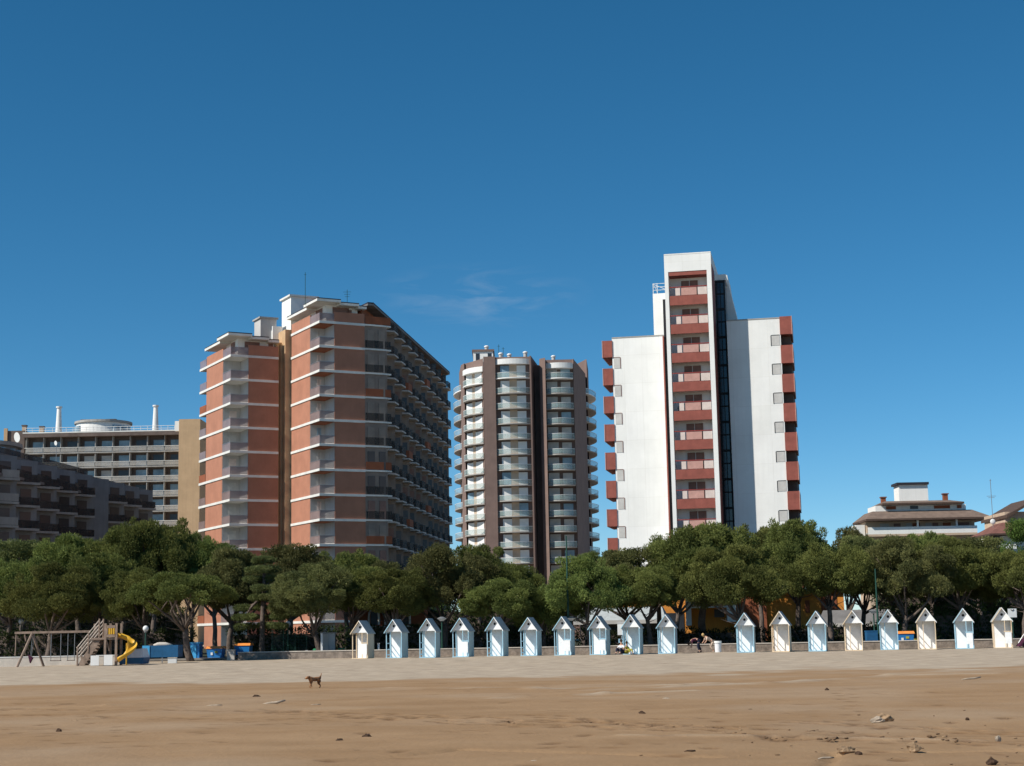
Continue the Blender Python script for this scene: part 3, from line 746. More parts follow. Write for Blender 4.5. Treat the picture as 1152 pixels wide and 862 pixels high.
    for x in (a0+.05, a0+.5, -.15): rl_.tube([(x,9.1,za),(x,9.1,za+1.15)], .035, 5)
    for z in (za+.4, za+.75, za+1.13): rl_.tube([(a0+.05,9.1,z),(-.05,9.1,z)], .03, 5)
    rl_.tube([(a0+.05,9.1,za+1.1),(-.1,9.1,za+.1)], .03, 5); rl_.tube([(a0+.05,9.1,za+1.13),(a0+.05,13.9,za+1.13)], .03, 5)
    rl_.build('roof_railing', M['white2'], r)
    b0, b1, b2 = s1+.17, U(823.6, 8), U(829.5, 8, 360); zz = Z(815, 309.5, b0, 8); z2 = Z(829, 360, b2, 8)
    MB().add([(b0,8,z2-3),(b2,8,z2-3),(b2,8,z2),(b1+.15,8,zz-1.3),(b1,8,zz),(b0-.2,8,zz),(b0-.2,8,z2-3),
              (b0,14,z2-3),(b2,14,z2-3),(b2,14,z2),(b1+.15,14,zz-1.3),(b1,14,zz),(b0-.2,14,zz),(b0-.2,14,z2-3)],
             [(0,1,2,3,4,5,6),(13,12,11,10,9,8,7),(1,8,9,2),(2,9,10,3),(3,10,11,4),(4,11,12,5),(5,12,13,6),(6,13,7,0),(0,7,8,1)]).build('lift_house', M['white'], r)
    MB().box(U(801.5,7), U(806,7), 7, 10, zt-.5, Z(803, 289.5, 5, 7)).build('roof_fin', M['white'], r)
    return F, r, p0, p1, zb
WF, wt, wp0, wp1, wzb = white_tower()
def loc(F, u, v, z): return (F.o[0]+u*F.t[0]+v*F.b[0], F.o[1]+u*F.t[1]+v*F.b[1], z)
def bicycle(F, u, v, z, label):
    r = empty('bicycle', loc(F,u,v,z), -F.a); tag(r, label, 'bicycle', 'things stored on the tower balconies')
    for x in (0, 1.0):
        MB().tube([(x+.33*math.cos(a), 0, .35+.33*math.sin(a)) for a in [i*math.pi/8 for i in range(17)]], .035, 5).build('wheel', M['black'], r)
    MB().tube([(0,0,.35),(.35,0,.8),(.85,0,.8),(1.0,0,.35)], .025, 5).tube([(.35,0,.8),(.5,0,.35),(.85,0,.8)], .025, 5).tube([(0,0,.35),(.5,0,.35)], .02, 5).build('frame', M['dmetal'], r)
    MB().tube([(.85,0,.8),(.88,0,1.0),(.78,0,1.02)], .02, 5).build('handlebar', M['black'], r)
def chair(F, u, v, z, label, rz=0, m='white2'):
    r = empty('chair', loc(F,u,v,z), -F.a+rz); tag(r, label, 'chair', 'things stored on the tower balconies')
    MB().box(-.24,.24,-.24,.24,.42,.47).build('seat', M[m], r); MB().box(-.24,.24,.2,.25,.47,.95).build('backrest', M[m], r)
    for x in (-.22,.18):
        for y in (-.22,.18): MB().box(x,x+.04,y,y+.04,0,.42).build('leg', M[m], r)
for k, du, lab in ((2,-1.35,'bicycle on the third balcony from the top of the white tower'),(3,-1.35,'bicycle on the fourth balcony from the top of the white tower'),
                   (4,-3.1,'bicycle leaning at the left of the fifth balcony from the top of the white tower'),(6,-1.35,'bicycle on the seventh balcony from the top of the white tower')):
    bicycle(WF, wp1+du-.1, -.0+.6, wzb-3.04*k+.95, lab)
for i, x in enumerate((.9, 1.6, 2.6)):
    chair(WF, wp0+x, .6, wzb-3.04*8+.95, 'white garden chair on the ninth balcony from the top, %s' % ('leftmost of three','middle of three','rightmost of three')[i], .3*i)

# ---------------------------------------------------------------- brick apartment block
def railing(mb, pts, z, h, t=.04): mb.band(pts, t, z, z+h)
def brick_block():
    D0 = 195.; F = Frame(W(359.8,450,D0).x, D0, -28); r = F.root('apartment_block'); U, V, Z = F.U, F.V, F.Z
    tag(r, 'terracotta apartment block with white floor bands and a long shaded side of stacked balconies', 'building')
    v1 = V(348.8); vL = V(328); uR = U(376.6); uE = U(410.5)
    zb = Z(359.8, 360.6); FH = 3.055
    # teeth of the long side
    zroof = zb+1.55
    S0 = (uE, 0)
    lo, hi = 200., 330.
    for _ in range(40):
        md = (lo+hi)/2
        if W(505.5, 418.5, md).z < zb+2.8: lo = md
        else: hi = md
    q = W(505.5, 430, lo); dx, dy = q.x-F.o[0], q.y-F.o[1]
    Tu, Tv = dx*F.t[0]+dy*F.t[1]-.3, dx*F.b[0]+dy*F.b[1]
    n = 11; A = (Tu-uE)/n; B = Tv/(n-1)
    teeth = []
    for i in range(n):
        s = (S0[0]+A*i, B*i); teeth += [s, (s[0]+A, s[1])]
    teeth.append((S0[0]+A*n, B*n))
    end = teeth[-1]
    poly = [(0,v1),(uR,v1),(uR,0)]+teeth+[(end[0]-12*.809, end[1]+12*.587+0), (-3, vL+8), (0, vL)]
    zg = 0
    MB().prism(poly[:3]+[teeth[0],(uE,1.5),(uE-.3,1.6),(uE-.3,vL),(0,vL)], zg, zb).build('brick_walls', M['brick'], r)
    body = [(uE-.2,1.62)]+[(x-.02 if i == 0 else x, y) for i, (x, y) in enumerate(teeth)]
    body = [(uE-.1,.05),(teeth[1][0],.05)]+teeth[2:]+[(end[0]-9*.809,end[1]+9*.587),(1.2, 10),(uE-.1,3)]
    MB().prism(body, zg, zb-.03).build('rear_wing', M['twall'], r)
    MB().prism([(uE-.05,.7),(Tu-.5,Tv+.6),(end[0]-.4,end[1]-.1),(end[0]-8*.809,end[1]+8*.587),(2,9.5),(uE-.05,3)], zb-.028, zb+2.4).build('top_storey', M['rust'], r)
    # white render in the recess, shutters
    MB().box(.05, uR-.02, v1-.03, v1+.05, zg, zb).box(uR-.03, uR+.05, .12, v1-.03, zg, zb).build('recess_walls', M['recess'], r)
    nf = 13
    for k in range(nf):
        z = zb-FH*k
        # floor band: proud strip round the prow
        o = .1
        sl = MB().prism([(-o,-o),(uE+.02,-o),(uE+.02,.5),(uR,.5),(uR,v1),(.4,v1),(.4,vL),(-o,vL)], z-.3, z)
        sl.build('floor_band', M['band'], r)
        if k:
            g = MB().band([(0,v1-.1),(0,.0),(uR-.05,0)], -.05, z+.05, z+1.0).build('recess_railing', M['pinkrail'], r)
            MB().band([(0,v1-.1),(0,.0),(uR-.05,0)], -.08, z+1.0, z+1.06).build('handrail', M['metal'], g)
            w = MB().box(.9, uR-.5, v1-.06, v1-.025, z+.1, z+2.35).build('window', M['blueglass' if k == 5 else random.choice(['gshutter','cream_p','gshutter'])], r)
            MB().box(uR*.5+.15, uR*.5+.2, v1-.07, v1-.055, z+.1, z+2.35).build('frame', M['shutter'], w)
    for k in range(nf):
        z = zb-FH*k
        MB().box(.03, uR-.04, .03, v1-.04, z-.36, z-.303).build('soffit', M['rust'], r)
    # penthouse
    zp = zb
    MB().box(.0, .25, v1, vL, zp, zp+1.25).build('parapet', M['brick'], r); MB().box(uR, uE, 0, .25, zp, zp+1.25).build('parapet', M['brick'], r)
    MB().prism([(1.3,1.3),(uE-.4,1.3),(uE-.4,4),(4.5,vL+1),(1.3,vL+1)], zp, zp+2.35).build('penthouse_walls', M['white'], r)
    for q in ((2.2,4.4,1.24,1.29,zp+.1,zp+2.1),(uE-1.8,uE-1.2,1.24,1.29,zp+.9,zp+1.9),(1.24,1.29,2.4,4.6,zp+.1,zp+2.1)): MB().box(*q).build('penthouse_window', M['shutter'], r)
    MB().band([(0,v1-.1),(0,.0),(uR-.05,0)], -.05, zp+.02, zp+1.0).build('terrace_glass', M['pinkrail'], r)
    rf = [[(-.5,-.5),(2.9,-.5),(2.9,5),(-.5,5)], [(-.5,5.01),(2.9,5.01),(2.9,-.1),(5.4,-.1),(5.4,7),(-.1,9),(-.1,5.01)], [(5.41,.25),(uE+.5,.25),(uE+.5,6),(5.41,6)]]
    rf = [[(-.55,-.55),(2.6,-.55),(2.6,4.2),(-.55,4.2)], [(2.605,-.15),(5.2,-.15),(5.2,6),(2.605,6)], [(5.205,.2),(uE+.4,.2),(uE+.4,6),(5.205,6)], [(-.15,4.205),(2.6,4.205),(2.6,vL+1.5),(-.15,vL+1.5)]]
    for i, q in enumerate(rf):
        z = zp+2.36-[0,.22,.42,.25][i]
        rr = MB().prism(q, z, z+.3).build('roof', M['band'], r)
        MB().prism(q, z+.302, z+.42).build('roof_edge', M['roofdark'], rr)
    # long side: one balcony, window and shutter per tooth and floor
    cnt = 0; stuff = MB(); stw = MB(); str_ = MB()
    top = zb+2.4
    rl1 = [(uE+.2,-.3),(teeth[1][0]+.6,.1)]
    re = [(uE+.41,-.12),(uE+1.2,-.12),(Tu+.35,Tv-.1),(end[0]+.35,end[1]),(end[0]-8*.809,end[1]+8*.587),(uE+.41,9)]
    rr = MB().prism(re, top-.02, top+.22).build('roof', M['dconcrete'], r)
    MB().prism([(x,y) for x,y in re], top+.222, top+.4).build('roof_edge', M['roofdark'], rr)
    order = [(i,k) for i in range(n) for k in range(nf)]
    for i, k in order:
        s = (S0[0]+A*i, B*i); z = zb-FH*k
        e = 1.9 if i else 1.0
        pl = [(s[0]+.3,s[1]+.03),(s[0]+.3,s[1]-e),(s[0]+A*.72,s[1]-e),(s[0]+A*1.2,s[1]+.1),(s[0]+A*1.2,s[1]+1.2),(s[0]+A-.02,s[1]+1.2),(s[0]+A-.02,s[1]+.03)]
        rlp = [(s[0]+.34,s[1]-.02),(s[0]+.34,s[1]-e+.06),(s[0]+A*.72,s[1]-e+.06),(s[0]+A*1.2-.05,s[1]+.13),(s[0]+A*1.2-.05,s[1]+1.15)]
        if i == 0: pl[0] = (s[0]+.03,s[1]+.03); pl[1] = (s[0]+.03,s[1]-.1); pl[2] = (s[0]+A*.8,s[1]-.1)
        if i == 0: rlp = [(s[0]+.1,s[1]-.05),(s[0]+A*.8,s[1]-.05),(s[0]+A*1.2-.05,s[1]+.13),(s[0]+A*1.2-.05,s[1]+1.15)]
        big = cnt < 96
        sb = MB() if big else stuff; wb = MB() if big else stw; rb = MB() if big else str_
        sb.prism(pl, z-.22, z-.02 if k else z-.02)
        wb.box(s[0]+A*.12, s[0]+A*.42, s[1]-.04, s[1]+.06, z+.02, z+2.3)
        wb.box(s[0]+A*.62, s[0]+A*.9, s[1]-.04, s[1]+.06, z+.02, z+2.3)
        rb.band(rlp, .04, z+.06, z+1.0)
        if big:
            b = sb.build('balcony', M['slab'] if i else M['band'], r)
            rb.build('railing', M['smoked'] if (i*7+k*3) % 9 else M['rust'], b)
            if k: wb.build('window', M[random.choice(['darkglass','darkglass','shutter','twall2','twall2'])], r)
        cnt += 1
    if stuff.v:
        tag(stuff.build('balconies', M['slab'], r), kind='stuff'); tag(stw.build('windows', M['darkglass'], r), kind='stuff'); tag(str_.build('railings', M['smoked'], r), kind='stuff')
    # piers that frame every tooth
    for i in range(1, n):
        s = (S0[0]+A*i, B*i)
        MB().box(s[0]+A*.48, s[0]+A*.56, s[1]-.5, s[1]-.005, 0, zb-.25).build('pier', M['twall'], r)
    # far end balconies
    # lift house and masts
    hx = U(331, vL+3); MB().box(hx-1, hx+2.6, vL+1.6, vL+5, zb-2, Z(331, 336.5, hx, vL+3)).build('lift_house', M['white'], r)
    MB().box(hx-1.25, hx+2.85, vL+1.35, vL+5.2, Z(331,336.5,hx,vL+3)+.003, Z(331,334.5,hx,vL+3)).build('lift_house_roof', M['band'], r)
    # ---- left wing, set back
    zc = zb-FH
    lo, hi = 190., 260.
    for _ in range(40):
        md = (lo+hi)/2
        if W(259.6, 398.6, md).z < zc: lo = md
        else: hi = md
    q = W(259.6, 398.6, lo); q = W(259.6, 450, lo)
    dx, dy = q.x-F.o[0], q.y-F.o[1]
    cu, cv = dx*F.t[0]+dy*F.t[1], dx*F.b[0]+dy*F.b[1]
    vv1 = V(250.6, cu); vvL = V(232.2, cu); uu = U(279.6, cv); ue = U(313, cv)
    MB().prism([(cu,vv1),(uu,vv1),(uu,cv),(ue,cv),(ue,vvL),(cu,vvL)], 0, zc).build('brick_walls', M['brick'], r)
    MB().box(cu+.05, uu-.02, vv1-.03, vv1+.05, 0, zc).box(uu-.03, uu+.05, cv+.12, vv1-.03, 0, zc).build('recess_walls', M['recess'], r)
    vB = V(224.3, cu-.1)
    for k in range(nf-1):
        z = zc-FH*k; o = .1
        MB().prism([(cu-o,cv-o),(ue+.02,cv-o),(ue+.02,cv+.5),(uu,cv+.5),(uu,vv1),(cu+.4,vv1),(cu+.4,vB),(cu-o,vB)], z-.3, z).build('floor_band', M['band'], r)
        b = MB().box(cu-.05, cu+3, vvL+.01, vB-.05, z-.29, z-.31+.3).build('rear_balcony', M['concrete'], r)
        MB().box(cu-.06, cu, vvL+.02, vB-.05, z+.002, z+1.0).build('railing', M['rust'] if k % 3 == 2 else M['pinkrail'], b)
        if k:
            g = MB().band([(cu,vv1-.1),(cu,cv),(uu-.05,cv)], -.05, z+.05, z+1.0).build('recess_railing', M['pinkrail'], r)
            MB().band([(cu,vv1-.1),(cu,cv),(uu-.05,cv)], -.08, z+1.0, z+1.06).build('handrail', M['metal'], g)
            MB().box(cu+.9, uu-.5, vv1-.06, vv1-.025, z+.1, z+2.35).build('window', M[random.choice(['gshutter','cream_p','recess'])], r)
    MB().box(cu+2.5, ue-.5, vvL-.5, vvL+4, 0, zc-.4).build('rear_wall', M['twall'], r)
    zp = zc
    MB().box(cu, cu+.25, vv1, vvL, zp, zp+1.25).build('parapet', M['brick'], r); MB().box(uu, ue, cv, cv+.25, zp, zp+1.35).build('parapet', M['brick'], r)
    MB().prism([(cu+1.3,cv+1.3),(ue-.1,cv+1.3),(ue-.1,cv+6),(cu+1.3,cv+6)], zp, zp+2.35).build('penthouse_walls', M['white'], r)
    for q in ((cu+2.2,cu+4.2,cv+1.24,cv+1.29,zp+1.2,zp+2.0),(cu+5.4,cu+6,cv+1.24,cv+1.29,zp+1.4,zp+2.0),(cu+1.24,cu+1.29,cv+2.4,cv+4,zp+.6,zp+2.1)): MB().box(*q).build('penthouse_window', M['shutter'], r)
    MB().band([(cu,vv1-.1),(cu,cv),(uu-.05,cv)], -.05, zp+.02, zp+1.0).build('terrace_glass', M['pinkrail'], r)
    for i, qd in enumerate([[(cu-.55,cv-.55),(cu+2.6,cv-.55),(cu+2.6,cv+4.2),(cu-.55,cv+4.2)], [(cu+2.605,cv-.15),(cu+5,cv-.15),(cu+5,cv+6),(cu+2.605,cv+6)],
                           [(cu+5.005,cv+.2),(ue+.2,cv+.2),(ue+.2,cv+6),(cu+5.005,cv+6)], [(cu-.15,cv+4.205),(cu+2.6,cv+4.205),(cu+2.6,vvL+.5),(cu-.15,vvL+.5)]]):
        z = zp+2.36-[0,.22,.42,.25][i]
        rr = MB().prism(qd, z, z+.3).build('roof', M['band'], r); MB().prism(qd, z+.302, z+.42).build('roof_edge', M['roofdark'], rr)
    # tan stair shaft between the wings: ribbed
    t0 = U(313, cv-.2); t1 = U(328.6, cv-.2); m = MB(); nn = 3; wd = (t1-t0)/nn
    ztan = Z(320, 383, t0, cv)
    for i in range(nn): m.cyl(t0+wd*(i+.5), cv+1.2, 0, ztan-.3*i, wd*.5, n=20)
    MB().box(U(319, vL+1), .3, vL+.4, vL+3, 0, Z(324, 372, 0, vL+1)).build('link_wall', M['tan'], r)
    m.box(t0+.1, t1-.2, cv+1.2, cv+4, 0, ztan-.02); m.build('stair_shaft', M['tan'], r, False)
    MB().box(t0+.2, t1-.3, cv+2.6, cv+5, ztan-.5, Z(322, 367, t0, cv+3)).build('stair_head', M['white'], r)
    c0 = U(292.8, cv+3); c1 = U(310.8, cv+3); zA = Z(301, 377, c0, cv+3)-1; zB = Z(301, 358, c0, cv+3)
    MB().box(c0, c1, cv+3, cv+5.5, zA, zB).build('water_tank_house', M['recess'], r)
    MB().box(c0-.2, c1+.2, cv+2.8, cv+5.7, zB+.003, zB+.22).build('tank_house_roof', M['concrete'], r)
    # antennas on the roofs
    def ant(u, v, z0, h, bars):
        a = empty('antenna', loc(F, u, v, z0), 0)
        m = MB().tube([(0,0,0),(0,0,h)], .035, 5)
        for bz, bw in bars: m.tube([(-bw,0,bz),(bw,0,bz)], .02, 4)
        m.build('mast', M['dmetal'], a); return a
    zt = zb+2.78
    a1 = ant(2.2-1.5+U(338,2)*0+U(338,3), 3.2, zt-.3, 4.2, [(3.9,.15)])
    tag(a1, 'tall thin mast on the corner roof of the brick block', 'antenna')
    a2 = ant(U(391,3), 3, zt-.5, 2.6, [(2.3,.5),(2.0,.4),(1.7,.3)])
    tag(a2, 'comb shaped aerial right of the tall mast on the brick block', 'antenna')
brick_block()

# ---------------------------------------------------------------- round tower
def round_tower():
    O = W(590, 450, 312); r = empty('round_tower', (O.x, O.y, 0))
    tag(r, 'brown round high rise with curved white balconies between tall piers', 'building')
    def P(px, D, py=500): q = W(px, py, D); return (q.x-O.x, q.y-O.y)
    def ZZ(px, py, D): return W(px, py, D).z
    zt = ZZ(578, 403.5, 312); zr = zt
    # central block with its left pier and long right flank
    m = MB().prism([P(545.3,312),P(558.6,312),P(558.9,313),P(597.5,313),P(597.7,312),P(599.3,312),P(608.3,326),P(608,345),P(545,345)], 0, zt+.5)
    m.build('central_block', M['mbrick'], r)
    MB().prism([P(608.6,322),P(608.8,314),P(615.3,312.6),P(615.7,315.4),P(646.5,315.2),P(647.2,314.4),P(660.6,334),P(660,350),P(609,350)], 0, ZZ(630, 402.5, 313)).build('right_block', M['mbrick'], r)
    MB().prism([P(517.6,336),P(519.8,326),P(523.5,323.5),P(524,324.2),P(543.8,318.6),P(544.9,318),P(545,348),P(519,348)], 0, ZZ(530, 409, 324)).build('left_block', M['mbrick'], r)
    MB().prism([P(648,345),P(662.3,337),P(664,352),P(650,352)], 0, ZZ(655, 405, 338)).build('rear_block', M['mbrick'], r)
    bays = [ # A, B, sagitta, top offset, shutters, z of the top slab
      (P(558.9,312.5),P(597.6,312.5),1.25,'central'),
      (P(615.8,313.9),P(646.6,313.9),1.15,'right'),
      (P(523.6,323.6),P(544,318),1.1,'left'),
      (P(656.5,333),P(662.5,352),2.3,'far right'),
      (P(517.4,341),P(519.4,327),1.4,'far left')]
    z0 = ZZ(578, 380+270/6.155, 311)
    for bi, (A, B, sg, nm) in enumerate(bays):
        if nm == 'left': A = (A[0]-.35, A[1])
        d = Vector(B)-Vector(A); Ln = d.length; tt = d.normalized(); nn = Vector((-tt.y, tt.x))
        inward = lambda s, o: tuple(Vector(A)+tt*s*Ln+nn*o)
        arc = arcpts(A, B, sg); back = [inward(1,.5 if bi != 1 else 1.4), inward(0,.5 if bi != 1 else 1.4)]
        nf = 17
        for k in range(nf):
            z = z0-3.02*k
            if z < 6: break
            b = MB().prism(arc+back, z-.22, z).build('balcony', M['concrete'] if k else M['white2'], r)
            rl_ = MB().band(arc, .05, z+.08, z+.95).build('railing', M['palerail'] if bi in (0,1,2) else M['glassrail'], b)
            MB().band(arcpts(A, B, sg+.03), .1, z+.955, z+1.02).build('handrail', M['white2'], b)
            if bi < 3:
                dep = .32 if bi != 1 else 1.2
                def panel(s0, s1, zz0, zz1, name, mm, dd=.06):
                    p_ = [inward(s0, dep-dd), inward(s1, dep-dd), inward(s1, dep+.1), inward(s0, dep+.1)]
                    return MB().prism(p_, zz0, zz1).build(name, M[mm], r)
                if bi == 0:
                    panel(.14,.40,z+.02,z+2.5,'window','white2' if (k*5) % 7 else 'blueglass'); panel(.62,.88,z+.02,z+2.5,'window','white2' if k != 9 else 'blueglass')
                    panel(.4005,.6195,z+.01,z+2.75,'wall_panel','beige',.04)
                elif bi == 1:
                    panel(.03,.42,z+.02,z+2.5,'window','gshutter'); panel(.55,.9,z+.02,z+2.4,'window','gshutter' if k % 3 else 'blueglass')
                else:
                    panel(.12,.42,z+.02,z+2.45,'window','white2' if k != 8 else 'blueglass'); panel(.56,.9,z+.02,z+2.45,'window','white2'); panel(.4205,.5595,z+.01,z+2.7,'wall_panel','beige',.04)
        if bi < 3:
            zc = z0+[2.7,1.95,2.3][bi]
            MB().prism(arcpts(A,B,sg*.8)+back, zc, zc+1.05).build('curved_parapet', M['white2'], r)
    MB().prism([P(599.6,317.5),P(612,317.5),P(617,346),P(600,346)], 0, zt-.5).build('core', M['mbrick'], r)
    # roof huts and mushroom vents
    q0, q1 = P(534,322), P(556.5,322); zh = ZZ(545, 395.5, 322)
    h = MB().box(q0[0], q1[0], q0[1], q0[1]+9, zt-4, zh).build('roof_house', M['white'], r)
    MB().box(q0[0]-.25, q1[0]+.25, q0[1]-.25, q0[1]+9.2, zh+.002, zh+.4).build('roof_house_edge', M['mbrick'], h)
    MB().box(q0[0]+.5, q0[0]+1.3, q0[1]-.03, q0[1]+.1, zh-1.9, zh-.4).box(q1[0]-1.1, q1[0]-.3, q1[1]-.03, q1[1]+.1, zh-1.9, zh-.4).build('window', M['darkglass'], h)
    for px, py, D in ((547.5,389.5,325),(563.3,397.5,318),(573,398.5,318),(591,396,320),(622.5,400.5,326)):
        z = ZZ(px, py, D); x, y = P(px, D, 400)
        v = MB().cyl(x, y, z-1.7, z-.2, .38, n=10).build('roof_vent', M['recess'], r)
        MB().sphere(x, y, z-.15, .52, .52, .3, 12, 6).build('vent_cap', M['white2'], v, True)
    for px, h_ in ((561,3.6),(566,3.0)):
        x, y = P(px, 326, 390); a = empty('antenna', (x+O.x, y+O.y, zh-1.5)); MB().tube([(0,0,0),(0,0,h_)], .05, 5).tube([(-.3,0,h_*.9),(.3,0,h_*.9)], .03, 4).build('mast', M['dmetal'], a)
        tag(a, 'thin aerial on the round tower roof, %s of two' % ('left' if px == 561 else 'right'), 'antenna')
round_tower()

# ---------------------------------------------------------------- hotel
def hotel():
    D = 320.; F = Frame(W(28,540,D).x, D, 0); r = F.root('hotel'); U, Z = F.U, F.Z
    tag(r, 'long hotel with rows of balconies, two tapered chimneys and a round roof house', 'building')
    u1 = U(205); zt = Z(180, 485.5); z0 = Z(180, 440+312/4.79)
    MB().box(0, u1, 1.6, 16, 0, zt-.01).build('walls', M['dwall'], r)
    MB().box(-.5, u1+.02, -.6, 15.5, zt-.75, zt).build('roof_slab', M['dwall'], r)
    MB().box(-.5, u1+.02, -.64, -.4, zt+.002, zt+.25).build('roof_edge', M['band'], r)
    rr = MB()
    for i in range(24): rr.tube([(i*u1/23,-.4,zt),(i*u1/23,-.4,zt+1.1)], .04, 4)
    for z in (.6,1.1): rr.tube([(0,-.4,zt+z),(u1,-.4,zt+z)], .05, 5)
    rr.build('roof_railing', M['white2'], r)
    nb = 9; bw = u1/nb
    for k in range(10):
        z = z0-3.0*k-.35
        b = MB().box(-.3, u1+.01, 0, 1.58, z-.2, z).build('balcony', M['concrete'], r)
        rl_ = MB()
        for i in range(nb): rl_.box(i*bw+.1, (i+1)*bw-.1, .02, .07, z+.12, z+.95)
        rl_.build('railing', M['hrail'], b)
        MB().box(-.3, u1, -.02, .1, z+.955, z+1.04).build('handrail', M['band'], b)
        for i in range(nb):
            if z > 8:
                wn = MB().box(i*bw+bw*.28, i*bw+bw*.95, 1.52, 1.62, z+.02, z+2.35).build('window', M[random.choice(['blueglass','blueglass','gshutter','darkglass','blueglass'])], r)
    dv = MB()
    for i in range(nb+1): dv.box(i*bw-.06, i*bw+.06, .12, 1.59, 0, zt-.76)
    dv.build('dividers', M['concrete'], r)
    # white end slab
    e0, e1 = u1+.03, U(225.5, -3)
    zz = Z(215, 471.5, e0, -3)
    MB().box(e0, e1, -3, 13, 0, zz).build('end_slab', M['ochre'], r)
    MB().box(e0-.9, e0-.005, -2.6, -1.4, zt-.3, zz-.3).build('slab_return', M['white'], r)
    l0, l1 = U(9, 2), -.6
    MB().box(l0, l1, 1, 8, 0, Z(12, 485.5, l0, 2)).build('left_block', M['dwall'], r)
    MB().box(l0-.2, l0+.5, .6, .98, 0, Z(10, 483, l0, 2)).build('left_fin', M['ochre'], r)
    # round roof house
    c = U(117, 7); rad = (U(147,7)-U(87.5,7))/2; zz = Z(117, 473, c, 0)
    MB().cyl(c, 7, zt-.5, zz, rad, n=40).build('round_roof_house', M['white'], r)
    MB().cyl(c, 7, zz+.003, zz+.45, rad+.35, n=40).build('round_roof', M['concrete'], r)
    wn = MB()
    for a in (-160,-148,-136,-52,-40,-28,-16): wn.cyl(c+(rad-.05)*math.cos(R(a)), 7+(rad-.05)*math.sin(R(a)), zt+.5, zz-.6, .5, n=8)
    wn.build('roof_house_windows', M['blueglass'], r)
    for px in (97.5, 126):
        x = U(px, 6); MB().box(x-1, x+1, 5.4, 6.6, zz+.2, zz+1.0).build('roof_box', M['dwall'], r)
    for px, t, b in ((66.8,457.5,488),(175.3,456,488)):
        x = U(px, 4); a, bb = Z(px,t,x,4), zt
        ch = MB().cyl(x, 4, bb-.5, a-.3, .72, .42, n=14).build('chimney', M['white'], r)
        MB().cyl(x, 4, a-.3, a, .62, n=14).build('chimney_cap', M['white2'], ch)
    for px, t in ((27.8,479.5),(47.5,480.8)):
        x = U(px, 3); ch = MB().box(x-.4, x+.4, 3, 3.8, zt-.5, Z(px,t,x,3)).build('chimney', M['beige'], r)
        MB().box(x-.5, x+.5, 2.9, 3.9, Z(px,t,x,3)+.002, Z(px,t,x,3)+.25).build('chimney_cap', M['dwall'], ch)
hotel()

